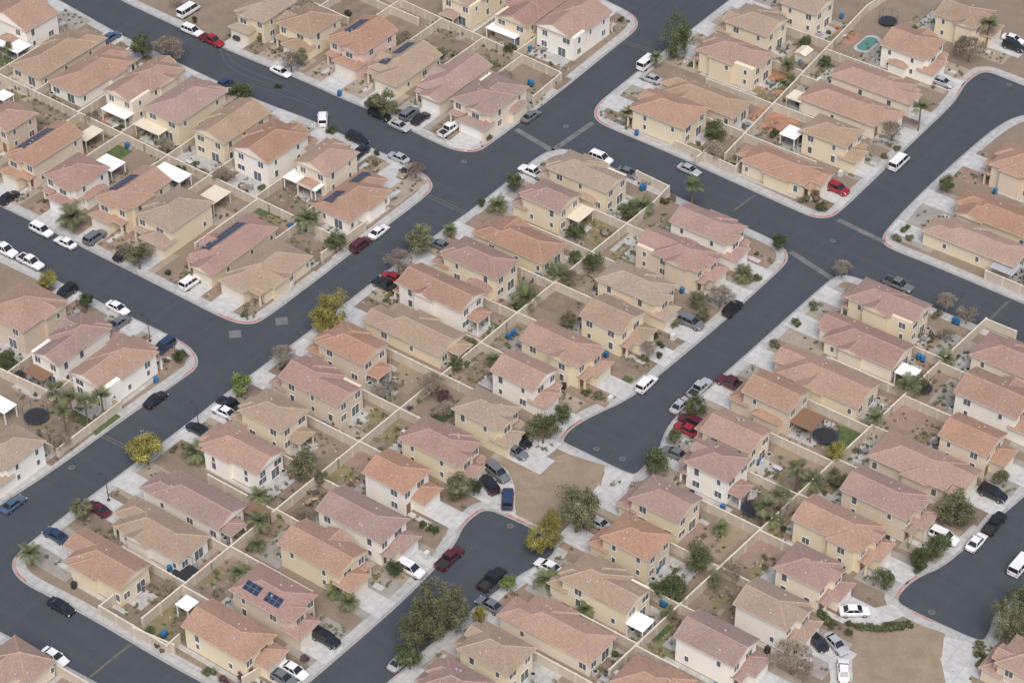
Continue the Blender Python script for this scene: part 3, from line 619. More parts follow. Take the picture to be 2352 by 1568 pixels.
def palmmesh(seed,n,droop,fan):
    rg=random.Random(seed); mb=MB()
    for i in range(n):
        a=i*2.399+rg.uniform(-.2,.2); el=rg.uniform(-.2,1.25); L=rg.uniform(.8,1.1)
        d=Vector((math.cos(a)*math.cos(el),math.sin(a)*math.cos(el),math.sin(el))); s=Vector((-math.sin(a),math.cos(a),0)); pts=[]
        p=Vector((0,0,0)); 
        for k in range(7):
            pts.append(p.copy()); p=p+d*(L/6); d=(d+Vector((0,0,-droop*.33))).normalized()
        for k in range(6):
            p0,p1=pts[k],pts[k+1]
            if fan and k<2: mb.tube(p0,p1,.015,.012,3); continue
            for sd in (-1,1):
                for j in range(3):
                    t=j/3; b0=p0.lerp(p1,t); w=(.26 if not fan else .30)*math.sin(math.pi*(min(.97,(k+t+.8)/7.2)))+.03
                    tip=b0+s*sd*w+(p1-p0)*(.9 if not fan else 1.3)+Vector((0,0,-.08 if not fan else -.02)); wd=(p1-p0)*.30
                    mb.face([b0,b0+wd,tip+wd*.2,tip])
    return mb.mesh('crown',[LEAF['m']])
PALM=[palmmesh(1,26,.55,False),palmmesh(2,30,.45,True),palmmesh(5,44,.6,False)]
pt=MB(); 
for k in range(8): pt.tube((0,0,k/8),(0,0,(k+1)/8+.01),.5-.012*k,.42-.012*k,8)
PT_=pt.mesh('trunk',[BARK])
def setm(o,m):
    if o.material_slots: o.material_slots[0].link='OBJECT'; o.material_slots[0].material=m
def treeat(p,r,k,zc):
    rz=U(0,6.28)
    if k=='b':
        e=ob('tree',None,(p.x,p.y,gz(p)),rz); top(e,'leafless tree with pale thin branches in a yard','tree','bare yard trees')
        c,t=random.choice(BARE); s=r*.95
        ob('crown',c,parent=e,sc=(s,s,s*1.05)); ob('trunk',t,parent=e,sc=(s,s,s)); return
    if k in('P','Q','S'):
        ht={'P':2.6,'Q':5.2,'S':1.5}[k]; e=ob('palm_tree',None,(p.x,p.y,gz(p)),rz)
        top(e,{'P':'short palm tree with arching green fronds','Q':'tall slender fan palm in a yard','S':'low bushy palm with dense fronds'}[k],'palm tree','palm trees in the yards')
        me={'P':PALM[0],'Q':PALM[1],'S':PALM[2]}[k]; s=r
        ob('crown',me,(0,0,ht),0,e,(s,s,s)); tw={'P':.5,'Q':.38,'S':.5}[k]; ob('trunk',PT_,parent=e,sc=(tw,tw,ht)); return
    if r<=1.4:
        c,_=random.choice(TV['s']); o=ob('shrub',c,(p.x,p.y,gz(p)+r*.6),rz,None,(r,r,r*.9)); setm(o,LEAF[k]); top(o,f'rounded {LN[k]} shrub in a gravel yard','shrub','shrubs in the yards'); return
    big=r>3.7
    c,t=random.choice(TV['B' if big else 'n'])
    e=ob('tree',None,(p.x,p.y,gz(p)),rz); top(e,f'{LN[k]} leafy tree with {"broad spreading" if r>3.5 else "rounded"} crown in a yard','tree','leafy yard trees')
    co=ob('crown',c,(0,0,zc),0,e,(r*U(.95,1.05),r*U(.92,1.02),r*(1.08 if big else .98))); setm(co,LEAF[k]); ob('trunk',t,parent=e,sc=(r,r,zc/1.05))
def tree(u,v,r,k):
    zc=r*1.15 if k=='b' else {'P':2.6,'Q':5.2,'S':1.5}.get(k, (r*1.2+.4 if r>3.7 else r*1.0+.4) if r>1.4 else r*.75)
    treeat(g(u,v,zc),r,k,zc)
TR="""1553 80 4.3 g,385 108 3.4 b,325 105 3 g,550 210 2.9 g,885 235 3 o,862 232 2 g,960 548 3.2 o,770 555 2.4 g,705 505 2.9 P,165 500 3.2 P,915 597 2.7 b,765 712 4.2 y,735 725 2.6 y,553 882 2.5 l,650 815 2.4 b,335 1030 3.3 y,312 1025 2.2 y,
450 1040 2.4 S,695 1065 3.1 o,1283 635 2.9 S,1207 685 3.1 S,1143 472 2.2 S,1180 418 2.1 g,1033 530 1.5 S,1592 430 2 Q,1645 300 2.6 g,1640 342 2.4 b,1440 262 1.8 P,1507 133 1.6 P,1810 150 1.9 P,1325 1160 4.5 o,1350 1150 2.4 o,
1262 1200 2.3 y,1236 1240 2.5 y,1272 1238 1.9 y,1505 1060 2.8 g,1248 982 3.1 g,1292 950 2.1 g,1597 932 2.2 g,1000 1400 5.0 o,958 1435 3.8 o,1035 1390 3.8 o,775 1352 2.1 S,800 1382 1.8 S,1257 1333 2.4 S,905 1305 1.7 d,1060 1115 2.7 o,1088 1118 1.6 d,595 1198 2.2 P,595 1140 2 P,
190 1165 2.1 o,68 1272 2.2 P,128 900 2 Q,160 915 1.8 Q,195 925 1.8 Q,232 912 1.8 Q,145 945 1.6 Q,108 643 2 y,198 690 1.9 d,413 817 1.5 d,390 625 .95 d,318 588 2.7 o,290 575 2 b,668 138 2.6 b,690 130 1.9 o,955 388 2 b,930 393 1.2 g,
2115 250 2 Q,2050 298 2.5 b,2178 420 2 g,2272 60 2.2 Q,2230 108 3.3 b,2215 100 2 o,2087 885 2.5 P,2010 960 2 P,1920 1035 2.2 y,1832 1080 2 Q,1865 1105 2.3 S,1795 1140 2 Q,1757 1165 2 Q,2190 1168 3.4 o,2215 1180 2.2 o,2155 1250 2.4 g,2115 1278 2.2 g,
2030 1328 2.0 g,1600 1280 2.8 g,1540 1343 2.9 g,1820 1508 3.3 b,2325 1415 4 o,2350 1380 2.8 g,2175 690 2.1 b,2222 720 2.1 b,1790 555 1.8 d,1708 630 2.1 S,1655 678 2.6 b,1600 690 1.9 o,1490 800 1.8 b,1362 600 2 g,1475 475 2.6 S,1525 458 1.3 g,1345 1400 1.6 S,
1165 1338 1.5 l,1935 615 2 b,2300 1092 1.6 o,1550 1000 1.6 g,940 1505 2.6 g,990 880 2.6 b,1015 908 1.5 p,937 937 1.1 p,1870 450 1.4 r,1845 455 1.3 o,1885 478 1.4 g,1830 740 1.1 g,1870 702 1.2 o,1775 305 1.3 d,1683 383 1.1 d,455 398 1.4 p,440 385 1.2 d,370 375 1.1 d,
415 385 1.4 g,862 352 .9 d,760 298 1.4 d,1270 185 1.1 o,1425 45 .9 d,560 718 1 o,2092 545 1 o,2058 548 1 o,2078 522 1.1 g,1210 1000 1.2 g,985 1212 .8 d,1000 1218 .8 d,970 1205 .8 d,970 905 1 l,985 895 1 l,960 915 1 l,1000 888 1 l,1190 700 1.3 d,845 238 1.2 o,
1545 455 1 r,1905 1200 .8 d,100 655 1.2 y,2255 1500 1.1 g,2245 1480 1.1 o,2250 1520 1 g,340 570 1.6 b,1100 1410 1.5 y,1320 590 1.6 g,1110 465 1.2 g,1045 1130 1.5 g,240 855 1.1 g,650 1185 1.1 l,1505 1345 1.1 g,1560 1360 2 g,640 195 .9 d,600 90 1.2 o,575 70 1 o,450 45 1 d,405 5 1.5 b,740 1095 1.5 o,470 1050 1.4 g,1360 1395 .9 g,1845 150 1 b,1895 140 1.5 g,1300 780 1.2 g,1470 1375 1 d,600 430 1 g,520 1560 1.2 p,560 1550 1.1 p,480 1545 1.1 g,700 1510 1 p,2060 340 1 g,2030 360 1 o,1950 1450 .9 d,
1010 120 1.6 o,350 830 1 g,1080 790 1.5 o,1050 835 1.6 g,870 900 1.5 b,1260 650 1.3 o,560 1230 1.4 o,1680 1310 1.8 b,360 1470 1.2 g,340 1450 1.1 g,375 1485 1.1 o,2150 720 1.2 o,1990 800 1 d,700 1200 1.3 o,1390 470 1.2 g,1440 640 1.2 o,1230 560 1 g,2040 1010 1.4 g,1640 1330 1.6 o,1480 1530 1.6 b,
1500 770 1 d,1520 790 1 d,1480 820 1.1 g,1510 815 .9 d,1375 910 1.3 o,1350 900 1 g,1550 745 1 o,1180 1010 1 d,590 1250 1.6 S,1000 1120 1.2 g,2110 1300 1.4 d,1740 640 1.2 g,1620 720 1.5 o,1780 790 1.2 o,800 30 1 d,1060 70 1.3 o,1045 60 1.1 g"""
for t in TR.replace('\n','').split(','):
    a=t.split(); tree(float(a[0]),float(a[1]),float(a[2]),a[3])
for i in range(12): tree(1975+i*10.5,1440+ (6*math.sin(i*.27)) -i*.9,.95,'g')
for i in range(4): tree(1880+i*12,1408+i*9,1.0,'g')
rt=random.Random(91)
for nm,I in INFO.items():
    if rt.random()<.42:
        p=I['c']+I['f']*(I['xr']-rt.uniform(3.2,5.2))+I['s']*(rt.choice((-1,1))*I['Wb']*rt.uniform(.25,.5))
        if block_of(p): r=rt.uniform(1.45,2.1); treeat(p,r,rt.choice('gogboSogb'),r+.4)
ns=0
for _pass in range(3):
  for nm,I in INFO.items():
    for _ in range(1 if _pass else 2):
        if ns>160: break
        if R()<.62: x=U(I['xf']+1,I['gx']+max(I['D']-2.2,1)); y=U(-I['Wb']/2-1,I['Wb']/2+1)
        else: x=U(I['xr']-5,I['xr']-1.5); y=U(-I['Wb']/2-1,I['Wb']/2+1)
        if x>I['xf'] and abs(y-I['gy'])<3.2: continue
        p=I['c']+I['f']*x+I['s']*y
        if not block_of(p): continue
        r=U(.4,.9); ns+=1
        c,_=random.choice(TV['s']); o=ob('shrub',c,(p.x,p.y,ZS+r*.55),U(0,6),None,(r,r,r*.8)); k=random.choice('gdoogryo'); setm(o,LEAF[k])
        top(o,f'small {LN[k]} shrub planted in a gravel yard','shrub','shrubs in the yards')
cv=MB(); ck=MB(); rgc=random.Random(44)
for nm,I in INFO.items():
    for _ in range(85):
        if rgc.random()<.55: x=rgc.uniform(I['xf']+.6,I['gx']+max(I['D']-2.0,1)); 
        else: x=rgc.uniform(I['xr']-6.5,I['xr']-.8)
        y=rgc.uniform(-I['Wb']/2-1,I['Wb']/2+1)
        if x>I['xf'] and abs(y-I['gy'])<2.9: continue
        p=I['c']+I['f']*x+I['s']*y
        if not block_of(p): continue
        if rgc.random()<.65:
            r=rgc.uniform(.15,.55)
            for q in range(22):
                a=rgc.uniform(0,6.28); rr=rgc.uniform(0,r); x0,y0=p.x+math.cos(a)*rr,p.y+math.sin(a)*rr; z0=ZS+.06+rgc.uniform(0,r*.9); s1=.12; d1=Vector((rgc.gauss(0,1),rgc.gauss(0,1),rgc.gauss(0,1))).normalized()*s1; d2=d1.orthogonal().normalized()*s1*.7; P0=Vector((x0,y0,z0))
                cv.face([P0-d1,P0+d2,P0+d1,P0-d2],rgc.choice([0,0,1]))
        else:
            r=rgc.uniform(.12,.36); n=5
            ring=[(p.x+math.cos(t*1.2566)*r*rgc.uniform(.7,1.1),p.y+math.sin(t*1.2566)*r*rgc.uniform(.7,1.1)) for t in range(n)]
            for t in range(n):
                a,b=ring[t],ring[(t+1)%n]; ck.face([(a[0],a[1],ZS),(b[0],b[1],ZS),(p.x,p.y,ZS+r*.9+.06)],0)
o=ob('ground_cover',cv.mesh('ground_cover',[LEAF['o'],LEAF['g']])); o['kind']='stuff'; o['label']='low scrubby plants scattered through gravel yards'
o=ob('landscape_rocks',ck.mesh('landscape_rocks',[noisemat('rock_mat',(.22,.19,.16),(.36,.31,.26),2)])); o['kind']='stuff'; o['label']='small tan rocks scattered through gravel yards'
# ---------------- cars ----------------
PA={'white':(.70,.70,.70),'silver':(.40,.41,.42),'gray':(.15,.16,.17),'black':(.018,.019,.022),'red':(.30,.02,.025),'maroon':(.10,.02,.028),'blue':(.07,.11,.19),'navy':(.03,.05,.10),'tan':(.30,.26,.20)}
PM={k:plain('car_paint_'+k,c,.35,.15 if k!='white' else 0,.5,.6) for k,c in PA.items()}
TYRE=plain('tyre_rubber',(.02,.02,.02),.9); RIM=plain('rim_metal',(.4,.4,.42),.35,.7); CGL=plain('car_glass',(.015,.018,.022),.08,spec=.8)
HL=plain('headlight_glass',(.7,.7,.68),.2); TLm=plain('tail_light_glass',(.35,.02,.02),.3); DARKP=plain('dark_plastic',(.03,.03,.03),.8)
def loft(mb,st,mi=0):
    rings=[]
    for (x,hw,zb,zt) in st:
        e=.08
        rings.append([(x,-hw*.86,zb),(x,-hw,zb+(zt-zb)*.3),(x,-hw*.985,zt-e*1.6),(x,-hw*.86,zt),(x,0,zt+.03),(x,hw*.86,zt),(x,hw*.985,zt-e*1.6),(x,hw,zb+(zt-zb)*.3),(x,hw*.86,zb)])
    for a,b in zip(rings,rings[1:]):
        for i in range(len(a)):
            j=(i+1)%len(a); mb.face([a[i],b[i],b[j],a[j]],mi)
    mb.face(rings[0][::-1],mi); mb.face(rings[-1],mi)
def frust(mb,b0,b1,t0,t1,wb,wt,zb,zt,mi):
    B=[(b0,-wb,zb),(b1,-wb,zb),(b1,wb,zb),(b0,wb,zb)]; T=[(t0,-wt,zt),(t1,-wt,zt),(t1,wt,zt),(t0,wt,zt)]
    for i in range(4):
        j=(i+1)%4; mb.face([B[i],B[j],T[j],T[i]],mi)
    mb.face(T,mi)
def pillar(mb,p,q,w=.05): mb.tube(p,q,w,w,4)
CARS={}
def defcar(k,L,st,cab,wheels,wr,bed=None):
    b=MB(); loft(b,st)
    b0,b1,t0,t1,wb,wt,zb,zt=cab
    gl=MB(); frust(gl,b0,b1,t0,t1,wb,wt,zb,zt-.02,0)
    b.box(t0-.02,t1+.02,-wt-.02,wt+.02,zt-.03,zt+.03,0,True,True); b.box(t0+.15,t1-.15,-wt+.12,wt-.12,zt+.03,zt+.055,0)
    for sd in (-1,1):
        pillar(b,(b0,sd*wb,zb-.03),(t0,sd*wt,zt)); pillar(b,(b1,sd*wb,zb-.03),(t1,sd*wt,zt),.04)
        mx=(b0+b1)/2+.1; pillar(b,(mx,sd*(wb+.005),zb-.03),(mx-.03,sd*(wt+.005),zt),.045)
        if k in('suv','van'): pillar(b,(b0+.9,sd*(wb+.005),zb-.03),(t0+.75,sd*(wt+.005),zt),.07)
        b.box(b1-.55,b1-.35,sd*(wb+.12)-.08,sd*(wb+.12)+.08,zb-.02,zb+.13,0,True,True)
    if bed:
        x0,x1,w,zt2=bed
        b.box(x0,x1,-w,-w+.09,zt2-.5,zt2+.03,0); b.box(x0,x1,w-.09,w,zt2-.5,zt2+.03,0); b.box(x0,x0+.08,-w,w,zt2-.5,zt2+.03,0)
    body=b.mesh('body',[PM['white']]); 
    wmh=MB()
    wmh.tube((0,-.11,0),(0,.11,0),wr,wr,14,0)
    wmh.face([(math.cos(t*math.pi/5)*wr*.62,.116,math.sin(t*math.pi/5)*wr*.62) for t in range(10)],1)
    wmh.face([(math.cos(t*math.pi/5)*wr*.62,-.116,math.sin(t*math.pi/5)*wr*.62) for t in range(10)],1)
    W_=wmh.mesh('wheel',[TYRE,RIM]); xf=st[-1][0]; xr=st[0][0]
    h=MB(); h.box(-.13,.02,-.2,.2,-.08,.08,0,True,True); hl=h.mesh('headlight',[HL]); tl=MB(); tl.box(-.02,.1,-.14,.14,-.1,.1,0,True,True); tlm=tl.mesh('tail_light',[TLm])
    CARS[k]=dict(body=body,glass=gl.mesh('window',[CGL]),wheel=W_,wx=wheels,wr=wr,hl=hl,tl=tlm,xf=xf,xr=xr,hw=st[len(st)//2][1],zf=st[-1][3],zr=st[0][3],bed=None)
    if bed:
        q=MB(); q.box(bed[0]+.09,bed[1]-.02,-bed[2]+.1,bed[2]-.1,zb-.2,bed[3]-.22,0); CARS[k]['bed']=q.mesh('bed',[DARKP])
defcar('sedan',4.8,[(-2.4,.68,.42,.80),(-2.28,.84,.28,.95),(-1.6,.90,.2,1.0),(-.8,.92,.2,.98),(.6,.92,.2,.95),(1.2,.91,.2,.92),(1.9,.87,.22,.80),(2.28,.78,.28,.68),(2.4,.6,.38,.58)],(-1.85,1.15,-1.05,.35,.80,.62,.93,1.45),(-1.45,1.45),.33)
defcar('suv',4.9,[(-2.42,.82,.42,1.0),(-2.36,.90,.3,1.12),(-1.6,.96,.26,1.14),(.6,.96,.26,1.12),(1.2,.95,.26,1.08),(1.95,.92,.28,1.0),(2.36,.84,.34,.85),(2.45,.7,.42,.72)],(-2.33,1.25,-2.1,.45,.86,.72,1.08,1.76),(-1.45,1.5),.38)
defcar('van',5.6,[(-2.8,.88,.42,1.05),(-2.76,.97,.32,1.2),(-1.6,1.0,.28,1.2),(.9,1.0,.28,1.2),(1.9,.98,.28,1.15),(2.5,.94,.3,1.0),(2.78,.86,.36,.8),(2.83,.7,.42,.7)],(-2.76,2.2,-2.68,1.4,.93,.82,1.17,2.05),(-1.7,1.8),.37)
defcar('pickup',5.7,[(-2.85,.86,.5,.70),(-2.8,.94,.42,.72),(-1.0,.96,.36,.72),(-.75,.96,.36,1.12),(.9,.96,.34,1.12),(1.4,.96,.34,1.10),(2.4,.93,.36,1.04),(2.78,.88,.42,.92),(2.86,.74,.5,.8)],(-.95,1.35,-.75,.6,.86,.72,1.08,1.82),(-1.85,1.85),.41,bed=(-2.83,-.95,.95,1.12))
GRP='cars parked around the neighbourhood streets'
def car(u,v,hd,colr,typ):
    p=g(u,v,.75+ZS/2); C=CARS[typ]
    if isinstance(hd,str):
        d={'A':AD,'a':-AD,'B':BD,'b':-BD}[hd]; ang=math.atan2(d.y,d.x)
    else: ang=math.radians(hd)
    z=gz(p); where='on a driveway' if z>.05 else 'at the kerb'
    e=ob('parked_car',None,(p.x,p.y,z+(.01 if z else 0)),ang+U(-.025,.025)); top(e,f"{colr} {typ} parked {where} near tile-roofed houses",'car' if typ!='pickup' else 'pickup truck',GRP)
    bo=ob('body',C['body'],parent=e); setm(bo,PM[colr]); ob('window',C['glass'],parent=e)
    for x in C['wx']:
        for sd in (-1,1): ob('wheel',C['wheel'],(x,sd*(C['hw']-.09),C['wr']),0,e)
    for sd in (-1,1):
        ob('headlight',C['hl'],(C['xf']-.06,sd*C['hw']*.68,C['zf']-.04),0,e); ob('tail_light',C['tl'],(C['xr']-.0,sd*C['hw']*.74,C['zr']-.12 if typ!='pickup' else .9),0,e)
    if C['bed']: ob('bed',C['bed'],parent=e)
CL="""433 25 A white van,441 70 B white suv,487 92 B red pickup,558 78 A black sedan,255 85 A blue sedan,645 163 B white sedan,741 272 93 white suv,872 262 B black suv,917 287 B silver sedan,940 262 A gray suv,966 271 A black sedan,1032 297 A white pickup,1219 265 A gray sedan,
820 318 B black suv,826 350 a black sedan,915 360 b silver sedan,934 392 a tan sedan,1380 362 B white suv,1443 395 B gray sedan,1222 395 b white pickup,1583 388 B silver sedan,1487 145 A white van,1495 180 b silver sedan,2065 372 A white van,1923 433 B red suv,2165 188 B silver sedan,2327 90 B white sedan,2329 107 B black suv,
20 453 A black sedan,95 527 B white suv,150 555 b white sedan,218 545 A gray suv,285 582 A black sedan,10 572 B white pickup,70 600 B white pickup,438 648 A white suv,270 705 B white sedan,275 740 A gray sedan,150 673 a black suv,376 797 a navy suv,357 915 A black sedan,30 1155 A blue sedan,870 530 A white sedan,828 560 A maroon suv,
1010 562 b gray sedan,886 655 b black pickup,902 637 b red sedan,515 945 b white sedan,530 930 b black pickup,455 985 b black sedan,1683 707 A black suv,1587 740 B gray suv,1485 880 A white suv,1607 890 A silver pickup,1563 928 A silver sedan,1680 880 b maroon pickup,1588 968 b maroon suv,1577 985 b red sedan,1550 1040 b gray sedan,
1183 1035 B gray sedan,1192 1010 B black sedan,1123 1112 118 black suv,1143 1085 -50 gray suv,1166 1145 88 navy suv,1033 1280 A maroon pickup,1130 1328 A black pickup,943 1306 B white suv,1260 1300 b white sedan,1125 1388 b gray sedan,920 1515 A silver sedan,748 1465 B black suv,675 1538 B white sedan,650 1555 B gray sedan,140 1390 B black sedan,125 1505 B white sedan,
225 1167 b maroon sedan,128 1228 b navy sedan,2063 652 B gray pickup,2280 1133 B black suv,2285 1200 A black pickup,2243 1242 A white sedan,2168 1232 B white suv,2345 1295 A white van,1963 1402 2 white sedan,1875 1470 -58 black sedan,1920 1477 -58 silver sedan,1938 1538 85 white sedan,1370 1198 b silver sedan,511 195 a navy sedan"""
for t in CL.replace('\n','').split(','):
    a=t.split(); car(float(a[0]),float(a[1]),a[2] if a[2] in 'AaBb' else float(a[2]),a[3],a[4])
# ---------------- patio covers ----------------
WOODP=plain('brown_wood',(.20,.12,.08),.8); CREAMP=plain('cream_paint',(.60,.54,.43),.6)
def cover(u,v,a,b,m,nm):
    p=g(u,v,2.6); e=ob('patio_cover',None,(p.x,p.y,ZS),AZ); top(e,f'{nm} flat patio cover on posts behind a house','patio cover')
    mb=MB(); mb.box(-a/2,a/2,-b/2,b/2,2.5,2.62,0,True,True)
    n=int(a/.6)
    for i in range(n): mb.box(-a/2+.2+i*.6,-a/2+.26+i*.6,-b/2-.1,b/2+.1,2.62,2.67,0)
    ob('cover',mb.mesh('cover',[m]),parent=e); pm=MB(); pm.box(-.08,.08,-.08,.08,0,2.5); pme=pm.mesh('post',[m])
    for x in (-a/2+.2,a/2-.2):
        for y in (-b/2+.2,b/2-.2): ob('post',pme,(x,y,0),0,e)
for c in [(1160,70,3.5,7.5,WHITE,'white'),(28,102,4,7,WHITE,'white'),(272,255,3.2,6.5,WHITE,'white'),(348,292,3,6.5,CREAMP,'cream'),(700,415,3.4,8,WHITE,'white'),(250,375,4,5,WHITE,'white'),(395,397,3.5,7,WHITE,'white'),(492,448,5,4,CREAMP,'cream'),
  (1325,488,5,4.4,CREAMP,'cream'),(1832,222,3.5,3.5,CREAMP,'cream'),(1820,305,4,3.5,WHITE,'white'),(1470,1428,3.2,3.2,WHITE,'white'),(1850,962,4.5,5,WOODP,'brown'),(2085,853,3.2,3.5,WHITE,'white'),(205,308,5,3,CREAMP,'cream'),(95,852,4,4.5,WOODP,'brown'),(8,220,3,3,WHITE,'white'),(2310,612,4,4.5,plain('grey_metal',(.35,.36,.38)),'grey'),(430,1385,2.6,2.6,WHITE,'white'),(5,930,3,4,WHITE,'white'),(1080,12,3,6,CREAMP,'cream'),(590,1175,2.5,4,WOODP,'brown'),(780,1195,3,1.5,WHITE,'white')]: cover(*c)
# ---------------- small yard things ----------------
tb=MB(); tb.box(-.3,.3,-.35,.35,.05,1.0,0); tl=MB(); tl.box(-.34,.36,-.38,.38,1.0,1.08,0,True,True); tw=MB(); tw.tube((0,-.33,.12),(0,.33,.12),.12,.12,8)
BMATS={'blue':plain('blue_plastic',(.03,.14,.30),.5),'black':plain('black_plastic',(.03,.032,.035),.6)}
TB={k:(tb.mesh('bin_body',[m]),tl.mesh('lid',[m])) for k,m in BMATS.items()}; TWm=tw.mesh('wheel',[TYRE])
def bin_(p,k):
    e=ob('trash_bin',None,(p.x,p.y,ZS+.03),AZ+U(-.4,.4)); top(e,f'{k} wheeled trash bin standing beside a house','trash bin','wheeled trash bins by the houses')
    ob('body',TB[k][0],parent=e); ob('lid',TB[k][1],parent=e); ob('wheel',TWm,(-.3,0,0),0,e)
for (u,v) in [(1480,430),(1474,432),(1216,112),(1933,38),(1233,635),(1240,637),(1180,765),(1168,772),(742,975),(750,980),(1217,190),(1222,194),(780,215),(1838,145),(2192,737),(2200,740),(1890,1165),(1522,1385),(1530,1388),(390,1305),(378,1455),(372,1462),(292,335),(1508,1308),(2110,820),(2120,825),(668,520),(1117,1018),(1660,1165),(1740,1060),(1685,590)]:
    bin_(g(u,v,.6),'blue')
ac=MB(); ac.box(-.4,.4,-.4,.4,0,.85,0); ac.tube((0,0,.85),(0,0,.88),.33,.33,12,1); ACM=ac.mesh('air_conditioner',[plain('ac_grey',(.42,.42,.40)),DARKP])
tm=MB(); tm.tube((0,0,.7),(0,0,.75),.6,.6,12); tm.tube((0,0,0),(0,0,.7),.05,.05,5); TM=tm.mesh('table_top',[plain('table_grey',(.2,.19,.18))])
cm=MB(); cm.box(-.22,.22,-.22,.22,.4,.46,0,True,True); cm.box(-.22,-.17,-.22,.22,.46,.95); 
for x in(-.18,.18):
    for y in(-.18,.18): cm.tube((x,y,0),(x,y,.4),.02,.02,4)
CM=cm.mesh('chair',[plain('chair_dark',(.10,.09,.09))])
sb=MB(); sb.box(-.7,.7,-.32,.32,.03,.55,0,True,True); sb.box(-.74,.74,-.36,.36,.55,.62,1,True,True); sb.box(-.72,-.6,-.34,.34,0,.05,1); sb.box(.6,.72,-.34,.34,0,.05,1)
SBM=[sb.mesh('storage_bench',[plain('bench_tan',(.36,.31,.25)),plain('bench_lid',(.25,.2,.16))]),sb.mesh('storage_bench',[plain('bench_grey',(.2,.21,.23)),plain('bench_lid2',(.5,.5,.5))])]
def table(p,q=random):
    top(ob('patio_table',TM,(p.x,p.y,ZS+.04)),'round dark patio table on a back patio','table','patio tables')
    for k in range(3):
        a=q.uniform(0,6.28); top(ob('patio_chair',CM,(p.x+math.cos(a)*1.0,p.y+math.sin(a)*1.0,ZS+.04),a+math.pi),'dark patio chair beside a round table','chair','patio chairs')
for nm,I in INFO.items():
    q=random.Random(hash_(nm)+3)
    p=I['c']+I['f']*(I['xr']-.7)+I['s']*(I['sg']*(I['Wb']/2-.8))
    if q.random()<.55: top(ob('air_conditioner',ACM,(p.x,p.y,ZS+.03),math.atan2(I['f'].y,I['f'].x)),'grey box air conditioner behind a stucco house','air conditioner','air conditioners behind houses')
    if q.random()<.45: bin_(I['c']+I['f']*(I['xf']-2)+I['s']*(-I['sg']*(I['Wb']/2+1.4)),q.choice(['blue','black']))
    if I['pat'] and q.random()<.4:
        table(I['c']+I['f']*I['pat'][0]+I['s']*I['pat'][1],q)
    if q.random()<.4:
        p=I['c']+I['f']*(I['xr']-q.uniform(2.5,5))+I['s']*(q.uniform(-.45,.45)*I['Wb']); top(ob('storage_bench',q.choice(SBM),(p.x,p.y,ZS+.04),AZ+q.choice((0,1.57))),'low lidded storage bench box in a back yard','storage box','storage boxes in back yards')
for (u,v) in [(880,845),(560,440),(1210,655),(60,775),(1390,545),(2150,775),(1590,1195),(700,440),(425,350),(1250,120),(780,975),(1480,425),(330,1350),(720,1130)]: table(g(u,v))
def tramp(u,v,r):
    p=g(u,v,.9); e=ob('trampoline',None,(p.x,p.y,ZS+.03),0); top(e,'round black trampoline with safety net in a yard','trampoline','trampolines in back yards')
    mb=MB(); mb.face([(math.cos(t*math.pi/12)*r*.88,math.sin(t*math.pi/12)*r*.88,.8) for t in range(24)]); ob('mat',mb.mesh('mat',[DARKP]),parent=e)
    rm=MB()
    for t in range(24):
        a,b=t*math.pi/12,(t+1)*math.pi/12
        rm.face([(math.cos(a)*r*.88,math.sin(a)*r*.88,.82),(math.cos(b)*r*.88,math.sin(b)*r*.88,.82),(math.cos(b)*r,math.sin(b)*r,.82),(math.cos(a)*r,math.sin(a)*r,.82)])
        rm.tube((math.cos(a)*r,math.sin(a)*r,2.5),(math.cos(b)*r,math.sin(b)*r,2.5),.03,.03,4)
    ob('rim',rm.mesh('rim',[plain('tramp_blue',(.03,.05,.09))]),parent=e)
    pl=MB(); pl.tube((0,0,0),(0,0,2.5),.035,.035,5); pm=pl.mesh('post',[DARKP])
    for t in range(6): ob('post',pm,(math.cos(t*math.pi/3)*r,math.sin(t*math.pi/3)*r,0),0,e)
for t in [(425,1318,2.1),(83,955,2.1),(1897,1000,2.1),(1730,1166,1.9),(2120,890,1.6),(2040,48,1.9),(502,402,1.1),(40,860,1.2)]: tramp(*t)
sp=g(1845,128,1.2); e=ob('garden_shed',None,(sp.x,sp.y,ZS+.03),AZ); top(e,'small beige garden shed standing in a dirt yard','shed')
mb=MB(); mb.box(-1.4,1.4,-1.2,1.2,0,2.1,0); ob('wall',mb.mesh('wall',[CREAMP]),parent=e); mb=MB(); roof(mb,-1.55,1.55,-1.35,1.35,2.15,.35,'x','g','g'); ob('roof',mb.mesh('roof',[CREAMP,FASC,CREAMP,CREAMP]),parent=e)
ob('door',DM,(1.41,0,0),0,e)
WAT=plain('pool_water',(.09,.20,.18),.15,spec=.5)
def pool(u,v,a,b):
    c=g(u,v); n=22
    def ring(s,z): return [(c.x+(AD.x*math.cos(t*6.283/n)*a+BD.x*math.sin(t*6.283/n)*b*(1+.25*math.cos(2*t*6.283/n)))*s,c.y+(AD.y*math.cos(t*6.283/n)*a+BD.y*math.sin(t*6.283/n)*b*(1+.25*math.cos(2*t*6.283/n)))*s) for t in range(n)]
    sheet('pool_deck',ring(1.3,0),ZS+.07,PATIO); sheet('pool_water',ring(1,0),ZS+.076,WAT)
pool(1992,103,2.9,1.8)
lp=MB(); lp.tube((0,0,0),(0,0,5.2),.08,.05,7); lp.box(-.2,.2,-.2,.2,0,.3); LPm=lp.mesh('pole',[plain('bronze_paint',(.06,.05,.04),.6)])
la=MB(); la.tube((0,0,5.0),(0,.9,5.3),.04,.035,5); la.box(-.16,.16,.8,1.35,5.24,5.36,0,True,True); LAm=la.mesh('lamp_head',[plain('bronze_head',(.06,.05,.045),.5)])
